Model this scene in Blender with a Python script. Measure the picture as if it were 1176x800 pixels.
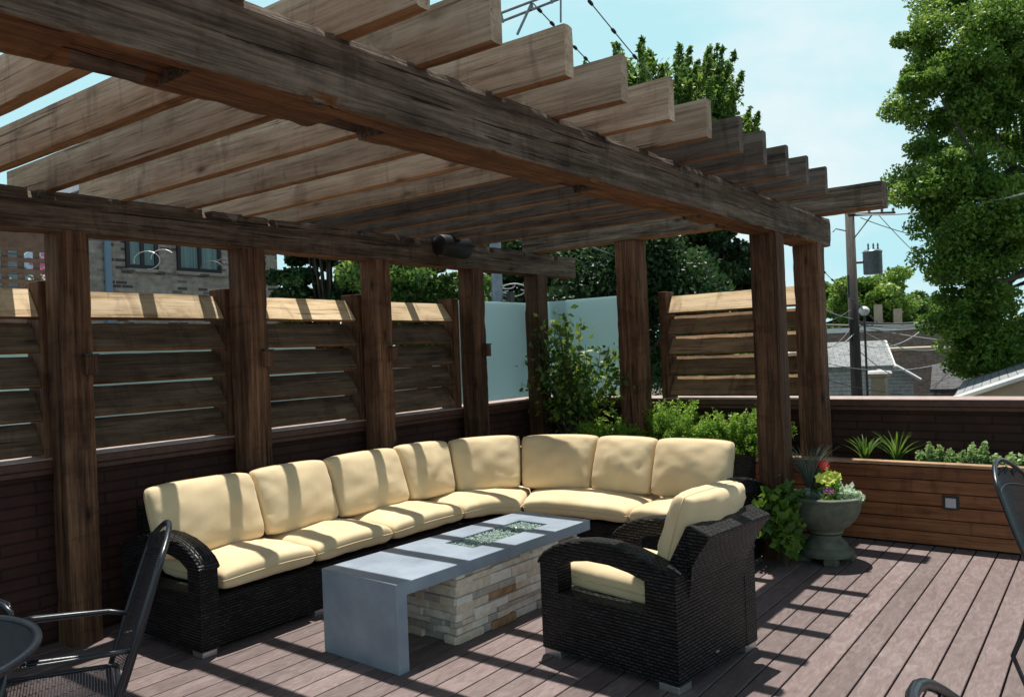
import bpy, bmesh, math, random
import numpy as np
from mathutils import Vector, Matrix, noise
random.seed(7); rng = np.random.default_rng(7)
S = bpy.context.scene
for o in list(bpy.data.objects): bpy.data.objects.remove(o)
COL = S.collection
R = math.radians

# ------------------------------------------------------------------ camera
FPX = 912.5; CH = 1.6
CR = Vector((0.79470178, 0.60568762, -0.03989468)); CU = Vector((0.03408909, 0.02108671, 0.99919632)); CF = Vector((-0.60604209, 0.79542306, 0.0038897))
CP = Vector((0, 0, CH))
cam = bpy.data.cameras.new('camera'); co = bpy.data.objects.new('camera', cam); COL.objects.link(co)
m = Matrix((CR, CU, -CF)).transposed().to_4x4(); m.translation = CP
co.matrix_world = m
cam.sensor_width = 36; cam.lens = FPX / 1176 * 36; cam.clip_end = 2000; cam.clip_start = 0.05
S.camera = co
def at(x, y, d):
    """point at depth d metres seen at photo position x, y"""
    return CP + (CF + CR * ((x - 588) / FPX) - CU * ((y - 400) / FPX)) * d

# ------------------------------------------------------------------ light
S.view_settings.view_transform = 'Standard'; S.view_settings.look = 'None'
S.view_settings.gamma = 1; S.view_settings.use_curve_mapping = False
S.view_settings.exposure = 0.42
SUN_TRAVEL = Vector((0.30, -0.57, -2.7)).normalized()
w = bpy.data.worlds.new('World'); S.world = w; w.use_nodes = True
nt = w.node_tree; nt.nodes.clear()
N = nt.nodes.new; Lk = nt.links.new
out = N('ShaderNodeOutputWorld'); bg = N('ShaderNodeBackground'); bg.inputs['Strength'].default_value = 0.055
sky = N('ShaderNodeTexSky'); sky.sky_type = 'NISHITA'; sky.sun_disc = False
sky.sun_elevation = math.asin(-SUN_TRAVEL.z); sky.sun_rotation = math.atan2(-SUN_TRAVEL.x, -SUN_TRAVEL.y) % (2 * math.pi)
sky.altitude = 180; sky.air_density = 1.0; sky.dust_density = 1.6; sky.ozone_density = 0.6
tc = N('ShaderNodeTexCoord'); mp = N('ShaderNodeMapping'); mp.inputs['Scale'].default_value = (1.0, 1.0, 2.6)
mp.inputs['Location'].default_value = (3.1, 0.45, 0.2)
nz = N('ShaderNodeTexNoise'); nz.inputs['Scale'].default_value = 1.7; nz.inputs['Detail'].default_value = 7; nz.inputs['Roughness'].default_value = 0.55; nz.inputs['Distortion'].default_value = 0.4
rp = N('ShaderNodeValToRGB'); rp.color_ramp.elements[0].position = 0.42; rp.color_ramp.elements[1].position = 0.60
rp.color_ramp.elements[0].color = (0, 0, 0, 1); rp.color_ramp.elements[1].color = (1, 1, 1, 1)
mx = N('ShaderNodeMix'); mx.data_type = 'RGBA'
Lk(tc.outputs['Generated'], mp.inputs['Vector']); Lk(mp.outputs['Vector'], nz.inputs['Vector']); Lk(nz.outputs['Fac'], rp.inputs['Fac'])
# summer haze: the lower sky is pale, the zenith stays blue
sp = N('ShaderNodeSeparateXYZ'); Lk(tc.outputs['Generated'], sp.inputs[0])
hz = N('ShaderNodeMapRange'); hz.interpolation_type = 'SMOOTHSTEP'; hz.inputs['From Min'].default_value = 0.40; hz.inputs['From Max'].default_value = 0.58
hz.inputs['To Min'].default_value = 0.93; hz.inputs['To Max'].default_value = 0.06; Lk(sp.outputs['Z'], hz.inputs['Value'])
Lk(hz.outputs[0], mx.inputs['Factor'])
cl = N('ShaderNodeMix'); cl.data_type = 'RGBA'; cl.inputs['A'].default_value = (7.4, 12.2, 13.2, 1); cl.inputs['B'].default_value = (12.2, 13.6, 13.9, 1)
Lk(rp.outputs['Color'], cl.inputs['Factor']); Lk(cl.outputs['Result'], mx.inputs['B'])
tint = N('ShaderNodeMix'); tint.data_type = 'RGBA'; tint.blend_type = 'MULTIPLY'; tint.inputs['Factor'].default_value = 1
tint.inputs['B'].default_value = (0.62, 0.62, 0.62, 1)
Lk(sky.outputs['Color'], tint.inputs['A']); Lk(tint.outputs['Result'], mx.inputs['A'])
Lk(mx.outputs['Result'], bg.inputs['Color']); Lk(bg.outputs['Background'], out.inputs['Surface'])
sl = bpy.data.lights.new('sun', 'SUN'); sl.energy = 5.0; sl.angle = R(0.5); sl.color = (1.0, 0.955, 0.87)
so = bpy.data.objects.new('sun', sl); COL.objects.link(so)
so.rotation_euler = SUN_TRAVEL.to_track_quat('-Z', 'Y').to_euler(); so.location = (0, 0, 20)

# ------------------------------------------------------------------ materials
def mat(name, base=(0.5, 0.5, 0.5), rough=0.6, metal=0.0, spec=0.5):
    M = bpy.data.materials.new(name); M.use_nodes = True
    b = M.node_tree.nodes['Principled BSDF']
    b.inputs['Base Color'].default_value = (*base, 1); b.inputs['Roughness'].default_value = rough
    b.inputs['Metallic'].default_value = metal; b.inputs['Specular IOR Level'].default_value = spec
    return M, M.node_tree, b
def nd(t, typ, **kw):
    n = t.nodes.new(typ)
    for k, v in kw.items():
        if k.startswith('i_'): n.inputs[k[2:].replace('_', ' ')].default_value = v
        else: setattr(n, k, v)
    return n
def ramp(t, stops):
    r = t.nodes.new('ShaderNodeValToRGB'); e = r.color_ramp.elements
    e[0].position, e[0].color = stops[0][0], (*stops[0][1], 1); e[1].position, e[1].color = stops[-1][0], (*stops[-1][1], 1)
    for p, c in stops[1:-1]:
        x = e.new(p); x.color = (*c, 1)
    return r
def coords(t, scale, rnd=7.0, kind='Object', rot=None):
    c = t.nodes.new('ShaderNodeTexCoord'); mpn = t.nodes.new('ShaderNodeMapping'); mpn.inputs['Scale'].default_value = scale
    if rot: mpn.inputs['Rotation'].default_value = rot
    src = c.outputs[kind]
    if rnd:
        oi = t.nodes.new('ShaderNodeObjectInfo'); a = t.nodes.new('ShaderNodeVectorMath'); a.operation = 'SCALE'
        cb = t.nodes.new('ShaderNodeCombineXYZ')
        t.links.new(oi.outputs['Random'], cb.inputs[0]); t.links.new(oi.outputs['Random'], cb.inputs[1]); t.links.new(oi.outputs['Random'], cb.inputs[2])
        t.links.new(cb.outputs[0], a.inputs[0]); a.inputs['Scale'].default_value = rnd
        ad = t.nodes.new('ShaderNodeVectorMath'); t.links.new(src, ad.inputs[0]); t.links.new(a.outputs[0], ad.inputs[1]); src = ad.outputs[0]
    t.links.new(src, mpn.inputs['Vector'])
    return mpn.outputs['Vector']
def bump(t, b, h, strength=0.3, dist=0.01):
    n = t.nodes.new('ShaderNodeBump'); n.inputs['Strength'].default_value = strength; n.inputs['Distance'].default_value = dist
    t.links.new(h, n.inputs['Height']); t.links.new(n.outputs['Normal'], b.inputs['Normal'])
def wood(name, dark, mid, light, rough=0.8, streak=16, bumps=0.5, cracks=0.9, axis=0, rnd=7.0, knots=0):
    """weathered timber, grain along the local axis"""
    M, t, b = mat(name, rough=rough, spec=0.25)
    def sc(a, c): v = [c, c, c]; v[axis] = a; return tuple(v)
    L = t.links.new
    n1 = nd(t, 'ShaderNodeTexNoise', i_Scale=1.0, i_Detail=6, i_Roughness=0.65, i_Distortion=0.35); L(coords(t, sc(0.9, streak), rnd), n1.inputs['Vector'])
    n2 = nd(t, 'ShaderNodeTexNoise', i_Scale=1.0, i_Detail=4, i_Roughness=0.7); L(coords(t, sc(3.0, 110), rnd), n2.inputs['Vector'])
    n3 = nd(t, 'ShaderNodeTexNoise', i_Scale=1.0, i_Detail=7, i_Roughness=0.72); L(coords(t, sc(3.0, 5.5), rnd), n3.inputs['Vector'])
    add = nd(t, 'ShaderNodeMath', operation='MULTIPLY_ADD'); L(n2.outputs[0], add.inputs[0]); add.inputs[1].default_value = 0.8; L(n1.outputs[0], add.inputs[2])
    sub = nd(t, 'ShaderNodeMath', operation='MULTIPLY_ADD'); L(n3.outputs[0], sub.inputs[0]); sub.inputs[1].default_value = 0.55; L(add.outputs[0], sub.inputs[2])
    rr = ramp(t, [(0.68, dark), (0.98, mid), (1.25, light)] if False else [(0.40, dark), (0.50, mid), (0.62, light)])
    sc_ = nd(t, 'ShaderNodeMath', operation='MULTIPLY'); L(sub.outputs[0], sc_.inputs[0]); sc_.inputs[1].default_value = 0.43
    L(sc_.outputs[0], rr.inputs['Fac'])
    # long drying cracks
    vc = nd(t, 'ShaderNodeTexNoise', i_Scale=1.0, i_Detail=2, i_Roughness=0.5, i_Distortion=0.15); L(coords(t, sc(1.3, 62), rnd), vc.inputs['Vector'])
    cr = ramp(t, [(0.30, (1, 1, 1)), (0.345, (0, 0, 0))]); L(vc.outputs[0], cr.inputs['Fac'])
    # knots
    vo = nd(t, 'ShaderNodeTexVoronoi', i_Scale=1.0); L(coords(t, sc(2.2, 6.5), rnd), vo.inputs['Vector'])
    kr = ramp(t, [(0.04, (1, 1, 1)), (0.12, (0.25, 0.25, 0.25)), (0.2, (0, 0, 0))]); L(vo.outputs['Distance'], kr.inputs['Fac'])
    mxx = nd(t, 'ShaderNodeMath', operation='MAXIMUM'); L(cr.outputs[0], mxx.inputs[0]); L(kr.outputs[0], mxx.inputs[1])
    mf = nd(t, 'ShaderNodeMath', operation='MULTIPLY'); L(mxx.outputs[0], mf.inputs[0]); mf.inputs[1].default_value = cracks
    mix = nd(t, 'ShaderNodeMix', data_type='RGBA', blend_type='MIX'); L(mf.outputs[0], mix.inputs['Factor']); L(rr.outputs[0], mix.inputs['A'])
    mix.inputs['B'].default_value = (dark[0] * 0.45, dark[1] * 0.4, dark[2] * 0.4, 1)
    # each board a little lighter or darker
    oi = nd(t, 'ShaderNodeObjectInfo'); mr = nd(t, 'ShaderNodeMapRange'); mr.inputs['To Min'].default_value = 0.72; mr.inputs['To Max'].default_value = 1.22
    L(oi.outputs['Random'], mr.inputs['Value'])
    # broad water stains running across the board
    st = nd(t, 'ShaderNodeTexNoise', i_Scale=1.0, i_Detail=5, i_Roughness=0.65, i_Distortion=0.8); L(coords(t, sc(5.5, 1.6), rnd), st.inputs['Vector'])
    sr = ramp(t, [(0.36, (0.58, 0.55, 0.54)), (0.46, (1, 1, 1))]); L(st.outputs[0], sr.inputs['Fac'])
    ml = nd(t, 'ShaderNodeMix', data_type='RGBA', blend_type='MULTIPLY'); ml.inputs['Factor'].default_value = 0.7
    L(mix.outputs['Result'], ml.inputs['A']); L(sr.outputs[0], ml.inputs['B'])
    hs = nd(t, 'ShaderNodeHueSaturation'); L(mr.outputs[0], hs.inputs['Value']); L(ml.outputs['Result'], hs.inputs['Color'])
    L(hs.outputs[0], b.inputs['Base Color'])
    hh = nd(t, 'ShaderNodeMath', operation='SUBTRACT'); L(add.outputs[0], hh.inputs[0]); L(mf.outputs[0], hh.inputs[1])
    bump(t, b, hh.outputs[0], bumps, 0.012)
    return M
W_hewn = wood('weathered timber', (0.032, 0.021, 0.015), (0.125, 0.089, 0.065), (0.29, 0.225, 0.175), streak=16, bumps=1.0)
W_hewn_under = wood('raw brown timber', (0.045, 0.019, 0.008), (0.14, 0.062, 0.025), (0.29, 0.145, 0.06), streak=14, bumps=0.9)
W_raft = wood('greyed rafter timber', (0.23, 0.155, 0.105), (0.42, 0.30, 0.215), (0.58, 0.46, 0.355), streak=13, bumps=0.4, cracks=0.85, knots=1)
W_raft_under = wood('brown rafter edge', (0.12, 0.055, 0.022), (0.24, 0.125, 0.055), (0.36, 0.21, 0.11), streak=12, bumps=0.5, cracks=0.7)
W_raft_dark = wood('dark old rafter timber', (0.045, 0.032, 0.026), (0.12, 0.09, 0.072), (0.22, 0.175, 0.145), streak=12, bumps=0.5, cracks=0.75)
W_post = wood('brown post timber', (0.028, 0.013, 0.008), (0.102, 0.049, 0.027), (0.22, 0.118, 0.066), streak=18, bumps=0.7, axis=2)
W_fence_lit = wood('sunlit fence board face', (0.30, 0.19, 0.10), (0.58, 0.43, 0.26), (0.72, 0.57, 0.38), streak=10, bumps=0.35, cracks=0.6)  # top louver boards: sunlight painted in as a paler wood tone
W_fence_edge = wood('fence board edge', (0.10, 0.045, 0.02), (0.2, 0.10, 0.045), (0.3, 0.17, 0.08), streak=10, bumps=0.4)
W_fence_shaded = wood('shaded fence board', (0.045, 0.028, 0.018), (0.12, 0.080, 0.052), (0.22, 0.160, 0.110), streak=10, bumps=0.4, cracks=0.7)  # same boards lower down: shade from the board above painted in
W_fence_brown_shaded = wood('shaded brown fence board', (0.10, 0.055, 0.03), (0.24, 0.145, 0.08), (0.40, 0.27, 0.16), streak=10, bumps=0.4, cracks=0.7)  # lower boards of the back panel: brown wood with painted shade
W_ipe = wood('reddish hardwood', (0.13, 0.042, 0.017), (0.26, 0.097, 0.040), (0.38, 0.165, 0.075), rough=0.5, streak=20, bumps=0.2, cracks=0.3)
W_cap = wood('pale hardwood cap', (0.22, 0.11, 0.06), (0.36, 0.21, 0.12), (0.48, 0.32, 0.20), rough=0.5, streak=20, bumps=0.2, cracks=0.3)

def noisy(name, c1, c2, scale=8, rough=0.7, b_=0.2, detail=6, spec=0.4, metal=0, dist=0.01, kind='Object', sc=(1, 1, 1)):
    M, t, b = mat(name, rough=rough, metal=metal, spec=spec)
    n = nd(t, 'ShaderNodeTexNoise', i_Scale=scale, i_Detail=detail, i_Roughness=0.6); t.links.new(coords(t, sc, 3.0, kind), n.inputs['Vector'])
    r = ramp(t, [(0.33, c1), (0.68, c2)]); t.links.new(n.outputs[0], r.inputs['Fac']); t.links.new(r.outputs[0], b.inputs['Base Color'])
    if b_: bump(t, b, n.outputs[0], b_, dist)
    return M
# composite deck boards
def deck_mat():
    M, t, b = mat('composite deck board', rough=0.62, spec=0.35); L = t.links.new
    at_ = nd(t, 'ShaderNodeAttribute', attribute_name='tone')
    n1 = nd(t, 'ShaderNodeTexNoise', i_Scale=1, i_Detail=6, i_Roughness=0.65, i_Distortion=1.5); L(coords(t, (22, 7, 22), 0), n1.inputs['Vector'])
    n2 = nd(t, 'ShaderNodeTexNoise', i_Scale=1, i_Detail=3, i_Roughness=0.6); L(coords(t, (190, 8, 10), 0), n2.inputs['Vector'])
    n3 = nd(t, 'ShaderNodeTexNoise', i_Scale=1.3, i_Detail=5); L(coords(t, (1, 1, 1), 0), n3.inputs['Vector'])
    r = ramp(t, [(0.28, (0.095, 0.064, 0.060)), (0.5, (0.160, 0.119, 0.115)), (0.74, (0.26, 0.213, 0.212))])
    a = nd(t, 'ShaderNodeMath', operation='MULTIPLY_ADD'); L(n2.outputs[0], a.inputs[0]); a.inputs[1].default_value = 0.35; L(n1.outputs[0], a.inputs[2])
    a2 = nd(t, 'ShaderNodeMath', operation='MULTIPLY_ADD'); L(n3.outputs[0], a2.inputs[0]); a2.inputs[1].default_value = 0.35; L(a.outputs[0], a2.inputs[2])
    a3 = nd(t, 'ShaderNodeMath', operation='MULTIPLY'); L(a2.outputs[0], a3.inputs[0]); a3.inputs[1].default_value = 0.6
    L(a3.outputs[0], r.inputs['Fac'])
    mr = nd(t, 'ShaderNodeMapRange'); mr.inputs['To Min'].default_value = 0.78; mr.inputs['To Max'].default_value = 1.20; L(at_.outputs['Fac'], mr.inputs['Value'])
    hs = nd(t, 'ShaderNodeHueSaturation'); L(mr.outputs[0], hs.inputs['Value']); L(r.outputs[0], hs.inputs['Color']); L(hs.outputs[0], b.inputs['Base Color'])
    bump(t, b, a.outputs[0], 0.25, 0.004)
    return M
M_deck = deck_mat()
def brickmat(name, c1, c2, mortar, bw=0.2, rh=0.065, ms=0.008, smooth=0.1, bd=0.006, rough=0.85, kind='UV', dark=None, bmp=0.5):
    M, t, b = mat(name, rough=rough, spec=0.3); L = t.links.new
    br = nd(t, 'ShaderNodeTexBrick'); br.inputs['Scale'].default_value = 1; br.inputs['Brick Width'].default_value = bw; br.inputs['Row Height'].default_value = rh
    br.inputs['Mortar Size'].default_value = ms; br.inputs['Mortar Smooth'].default_value = smooth; br.inputs['Color1'].default_value = (*c1, 1); br.inputs['Color2'].default_value = (*c2, 1); br.inputs['Mortar'].default_value = (*mortar, 1)
    v = coords(t, (1, 1, 1), 0, kind); L(v, br.inputs['Vector'])
    n = nd(t, 'ShaderNodeTexNoise', i_Scale=6, i_Detail=6); L(v, n.inputs['Vector'])
    mr = nd(t, 'ShaderNodeMapRange'); mr.inputs['From Min'].default_value = 0.3; mr.inputs['From Max'].default_value = 0.7; mr.inputs['To Min'].default_value = 0.75; mr.inputs['To Max'].default_value = 1.2; L(n.outputs[0], mr.inputs['Value'])
    hs = nd(t, 'ShaderNodeHueSaturation'); L(mr.outputs[0], hs.inputs['Value']); L(br.outputs['Color'], hs.inputs['Color'])
    col = hs.outputs[0]
    if dark:      # scattered dark headers
        s1 = nd(t, 'ShaderNodeSeparateXYZ'); L(v, s1.inputs[0])
        fy = nd(t, 'ShaderNodeMath', operation='DIVIDE'); L(s1.outputs[1], fy.inputs[0]); fy.inputs[1].default_value = rh
        fl = nd(t, 'ShaderNodeMath', operation='FLOOR'); L(fy.outputs[0], fl.inputs[0])
        fl1 = nd(t, 'ShaderNodeMath', operation='ADD'); L(fl.outputs[0], fl1.inputs[0]); fl1.inputs[1].default_value = 1
        fx = nd(t, 'ShaderNodeMath', operation='DIVIDE'); L(s1.outputs[0], fx.inputs[0]); fx.inputs[1].default_value = bw
        hf = nd(t, 'ShaderNodeMath', operation='MULTIPLY_ADD'); L(fl1.outputs[0], hf.inputs[0]); hf.inputs[1].default_value = 0.5; L(fx.outputs[0], hf.inputs[2])
        fx2 = nd(t, 'ShaderNodeMath', operation='FLOOR'); L(hf.outputs[0], fx2.inputs[0])
        cb = nd(t, 'ShaderNodeCombineXYZ'); L(fx2.outputs[0], cb.inputs[0]); L(fl.outputs[0], cb.inputs[1])
        wn = nd(t, 'ShaderNodeTexWhiteNoise', noise_dimensions='2D'); L(cb.outputs[0], wn.inputs['Vector'])
        rr = ramp(t, [(0.0, (0, 0, 0)), (0.83, (0, 0, 0)), (0.87, (1, 1, 1))]); L(wn.outputs['Value'], rr.inputs['Fac'])
        fm = nd(t, 'ShaderNodeMath', operation='MULTIPLY'); L(rr.outputs[0], fm.inputs[0])
        iv = nd(t, 'ShaderNodeMath', operation='SUBTRACT'); iv.inputs[0].default_value = 1; L(br.outputs['Fac'], iv.inputs[1]); L(iv.outputs[0], fm.inputs[1])
        mx_ = nd(t, 'ShaderNodeMix', data_type='RGBA'); L(fm.outputs[0], mx_.inputs['Factor']); L(col, mx_.inputs['A']); mx_.inputs['B'].default_value = (*dark, 1); col = mx_.outputs['Result']
    L(col, b.inputs['Base Color'])
    iv = nd(t, 'ShaderNodeMath', operation='MULTIPLY_ADD'); L(br.outputs['Fac'], iv.inputs[0]); iv.inputs[1].default_value = -1; L(n.outputs[0], iv.inputs[2])
    bump(t, b, iv.outputs[0], bmp, bd)
    return M
M_brown_brick = brickmat('dark brown brick', (0.046, 0.020, 0.016), (0.060, 0.026, 0.020), (0.026, 0.013, 0.010), bw=0.4, rh=0.068)
M_pale_brick = brickmat('pale common brick', (0.28, 0.23, 0.20), (0.38, 0.32, 0.28), (0.30, 0.28, 0.26), bw=0.27, rh=0.085, ms=0.010, dark=(0.09, 0.07, 0.07))
M_red_brick = brickmat('red brown brick', (0.17, 0.11, 0.09), (0.24, 0.165, 0.135), (0.24, 0.215, 0.20), bw=0.34, rh=0.10, ms=0.012)
M_cap = noisy('terracotta wall cap', (0.065, 0.028, 0.020), (0.105, 0.048, 0.034), 14, 0.5, 0.15)
M_cap_sunlit = noisy('sunlit cap top', (0.30, 0.22, 0.20), (0.42, 0.33, 0.31), 14, 0.6, 0.15)  # paler copy of the cap colour, painting sunlight on its top
M_wicker = brickmat('woven dark wicker', (0.009, 0.009, 0.010), (0.036, 0.036, 0.040), (0.0008, 0.0008, 0.001), bw=0.042, rh=0.0165, ms=0.0062, rough=0.40, bmp=1.0, smooth=1.0, bd=0.009)
def fabric():
    M, t, b = mat('cream outdoor fabric', (0.62, 0.47, 0.265), 0.85, spec=0.2); L = t.links.new
    n = nd(t, 'ShaderNodeTexNoise', i_Scale=420, i_Detail=2); L(coords(t, (1, 1, 1), 1.0), n.inputs['Vector'])
    n2 = nd(t, 'ShaderNodeTexNoise', i_Scale=3.5, i_Detail=4); L(coords(t, (1, 1, 1), 2.0), n2.inputs['Vector'])
    r = ramp(t, [(0.3, (0.60, 0.465, 0.285)), (0.7, (0.71, 0.57, 0.36))]); L(n2.outputs[0], r.inputs['Fac']); L(r.outputs[0], b.inputs['Base Color'])
    b.inputs['Sheen Weight'].default_value = 0.15
    bump(t, b, n.outputs[0], 0.12, 0.002)
    return M
M_fab = fabric()
M_pipe = mat('cream piping', (0.60, 0.46, 0.27), 0.85)[0]
M_concrete = noisy('blue grey cast concrete', (0.19, 0.235, 0.30), (0.29, 0.345, 0.415), 4, 0.42, 0.12, spec=0.5)
STONES = [noisy('ledge stone %s' % n, a, b_, 18, 0.85, 0.7, dist=0.02) for n, a, b_ in (
    ('cream', (0.56, 0.47, 0.37), (0.74, 0.66, 0.55)), ('grey', (0.34, 0.31, 0.28), (0.52, 0.49, 0.45)),
    ('rust', (0.30, 0.16, 0.08), (0.48, 0.30, 0.17)), ('white', (0.66, 0.61, 0.54), (0.82, 0.78, 0.72)))]
M_silver = mat('brushed metal', (0.55, 0.55, 0.55), 0.35, 0.9)[0]
M_darkmetal = noisy('dark coated metal', (0.006, 0.009, 0.015), (0.012, 0.017, 0.027), 30, 0.33, 0.1, spec=0.6)
M_black = mat('black plastic', (0.012, 0.013, 0.015), 0.4)[0]
M_steel = noisy('galvanised steel', (0.16, 0.19, 0.23), (0.26, 0.30, 0.35), 9, 0.5, 0.1, metal=0.3)
M_pole = noisy('creosoted pole wood', (0.045, 0.04, 0.038), (0.10, 0.09, 0.085), 6, 0.85, 0.4, sc=(6, 6, .6))
M_wire = mat('weathered cable', (0.10, 0.10, 0.105), 0.6)[0]
M_wire_pale = mat('pale aluminium cable', (0.45, 0.46, 0.47), 0.4, 0.4)[0]
M_urn = noisy('mossy grey green stone', (0.065, 0.075, 0.055), (0.15, 0.16, 0.125), 9, 0.85, 0.5)
M_soil = noisy('dark soil', (0.018, 0.012, 0.008), (0.05, 0.035, 0.025), 40, 0.95, 0.8, dist=0.03)
M_glassf = None
def frosted():
    M, t, b = mat('frosted pale blue glass', (0.70, 0.86, 0.88), 0.32, spec=0.5)
    tr = nd(t, 'ShaderNodeBsdfTranslucent'); tr.inputs['Color'].default_value = (0.70, 0.90, 0.93, 1)
    ms = nd(t, 'ShaderNodeMixShader'); ms.inputs['Fac'].default_value = 0.42
    o_ = t.nodes['Material Output']; t.links.new(b.outputs[0], ms.inputs[1]); t.links.new(tr.outputs[0], ms.inputs[2]); t.links.new(ms.outputs[0], o_.inputs['Surface'])
    return M
M_frost = frosted()
def glasspebble():
    M, t, b = mat('clear fire glass', (0.55, 0.68, 0.62), 0.08, spec=0.8); b.inputs['Transmission Weight'].default_value = 0.55
    return M
M_fireglass = glasspebble()
M_winglass = mat('dark window glass', (0.05, 0.09, 0.10), 0.08, spec=0.8)[0]
M_curtain = noisy('teal curtain', (0.10, 0.17, 0.18), (0.22, 0.32, 0.32), 1, 0.9, 0, sc=(0.1, 26, 0.2))
M_navy = mat('dark plum window frame', (0.02, 0.013, 0.022), 0.4)[0]
M_ground = noisy('alley ground', (0.045, 0.05, 0.035), (0.12, 0.115, 0.095), 0.5, 0.95, 0.2)
M_asph = noisy('alley asphalt', (0.045, 0.045, 0.045), (0.075, 0.073, 0.07), 3, 0.9, 0.2)
M_roof_tar = noisy('flat roof felt', (0.12, 0.12, 0.12), (0.2, 0.2, 0.2), 2, 0.9, 0.2)
M_shingle = brickmat('grey shingles', (0.22, 0.24, 0.25), (0.30, 0.32, 0.33), (0.12, 0.13, 0.14), bw=0.35, rh=0.16, ms=0.012)
M_shingle_dark = brickmat('dark shingles', (0.06, 0.06, 0.065), (0.10, 0.10, 0.105), (0.03, 0.03, 0.03), bw=0.35, rh=0.16, ms=0.012)
M_siding = brickmat('white lap siding', (0.52, 0.54, 0.56), (0.56, 0.58, 0.60), (0.25, 0.26, 0.28), bw=9, rh=0.14, ms=0.012)
M_siding_grey = brickmat('grey blue lap siding', (0.20, 0.24, 0.27), (0.24, 0.28, 0.31), (0.1, 0.12, 0.13), bw=9, rh=0.14, ms=0.012)
M_mint = noisy('pale mint paint', (0.50, 0.62, 0.56), (0.60, 0.70, 0.64), 2, 0.7, 0.05)
M_white = noisy('white paint', (0.62, 0.63, 0.64), (0.75, 0.76, 0.77), 4, 0.6, 0.05)
M_tan = noisy('tan stucco', (0.34, 0.27, 0.2), (0.44, 0.36, 0.28), 4, 0.8, 0.1)
M_lattice = noisy('brown lattice paint', (0.075, 0.045, 0.03), (0.13, 0.08, 0.055), 8, 0.8, 0.2)
def leafmat(name, c1, c2, c3, rough=0.45, trans=0.35, scale=1.5, spec=0.4):
    M, t, b = mat(name, rough=rough, spec=spec); L = t.links.new
    g = nd(t, 'ShaderNodeAttribute', attribute_name='tone')
    n = nd(t, 'ShaderNodeTexNoise', i_Scale=scale, i_Detail=3); L(coords(t, (1, 1, 1), 5), n.inputs['Vector'])
    a = nd(t, 'ShaderNodeMath', operation='MULTIPLY_ADD'); L(g.outputs['Fac'], a.inputs[0]); a.inputs[1].default_value = 0.6; L(n.outputs[0], a.inputs[2])
    s = nd(t, 'ShaderNodeMath', operation='MULTIPLY'); L(a.outputs[0], s.inputs[0]); s.inputs[1].default_value = 0.62
    r = ramp(t, [(0.28, c1), (0.5, c2), (0.72, c3)]); L(s.outputs[0], r.inputs['Fac']); L(r.outputs[0], b.inputs['Base Color'])
    tr = nd(t, 'ShaderNodeBsdfTranslucent'); hs = nd(t, 'ShaderNodeHueSaturation'); hs.inputs['Value'].default_value = 1.7; hs.inputs['Hue'].default_value = 0.485
    L(r.outputs[0], hs.inputs['Color']); L(hs.outputs[0], tr.inputs['Color'])
    ms = nd(t, 'ShaderNodeMixShader'); ms.inputs['Fac'].default_value = trans
    o_ = t.nodes['Material Output']; L(b.outputs[0], ms.inputs[1]); L(tr.outputs[0], ms.inputs[2]); L(ms.outputs[0], o_.inputs['Surface'])
    return M
L_tree = leafmat('tree leaves', (0.025, 0.070, 0.014), (0.07, 0.15, 0.028), (0.16, 0.26, 0.05), trans=.42)
L_tree_dark = leafmat('dark tree leaves', (0.012, 0.035, 0.012), (0.026, 0.066, 0.02), (0.055, 0.115, 0.035), trans=0.25)
L_locust = leafmat('locust leaves', (0.045, 0.11, 0.016), (0.12, 0.23, 0.032), (0.23, 0.34, 0.07), trans=0.36)
L_shrub = leafmat('shrub leaves', (0.03, 0.075, 0.015), (0.075, 0.16, 0.025), (0.26, 0.33, 0.045), scale=3)
L_jun = leafmat('juniper needles', (0.06, 0.14, 0.02), (0.13, 0.26, 0.035), (0.26, 0.42, 0.06), scale=4, trans=.45)
L_sedum = leafmat('pale low leaves', (0.08, 0.16, 0.05), (0.17, 0.28, 0.10), (0.30, 0.42, 0.17), scale=6)
L_grass = leafmat('strap leaves', (0.06, 0.13, 0.02), (0.13, 0.25, 0.04), (0.25, 0.38, 0.08), scale=6)
L_silver = leafmat('silver grass leaves', (0.10, 0.14, 0.12), (0.18, 0.23, 0.20), (0.32, 0.36, 0.30), scale=6)
L_white = leafmat('white green leaves', (0.25, 0.36, 0.22), (0.5, 0.6, 0.45), (0.75, 0.8, 0.7), scale=12)
P_red = mat('red petals', (0.62, 0.02, 0.02), 0.6)[0]
P_pink = mat('pink petals', (0.6, 0.16, 0.28), 0.6)[0]
P_purple = mat('purple petals', (0.30, 0.03, 0.26), 0.6)[0]
P_yellow = mat('lime yellow petals', (0.55, 0.60, 0.08), 0.6)[0]
M_bark = noisy('bark', (0.045, 0.035, 0.028), (0.12, 0.095, 0.075), 5, 0.9, 0.7, sc=(3, 3, .6))

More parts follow.
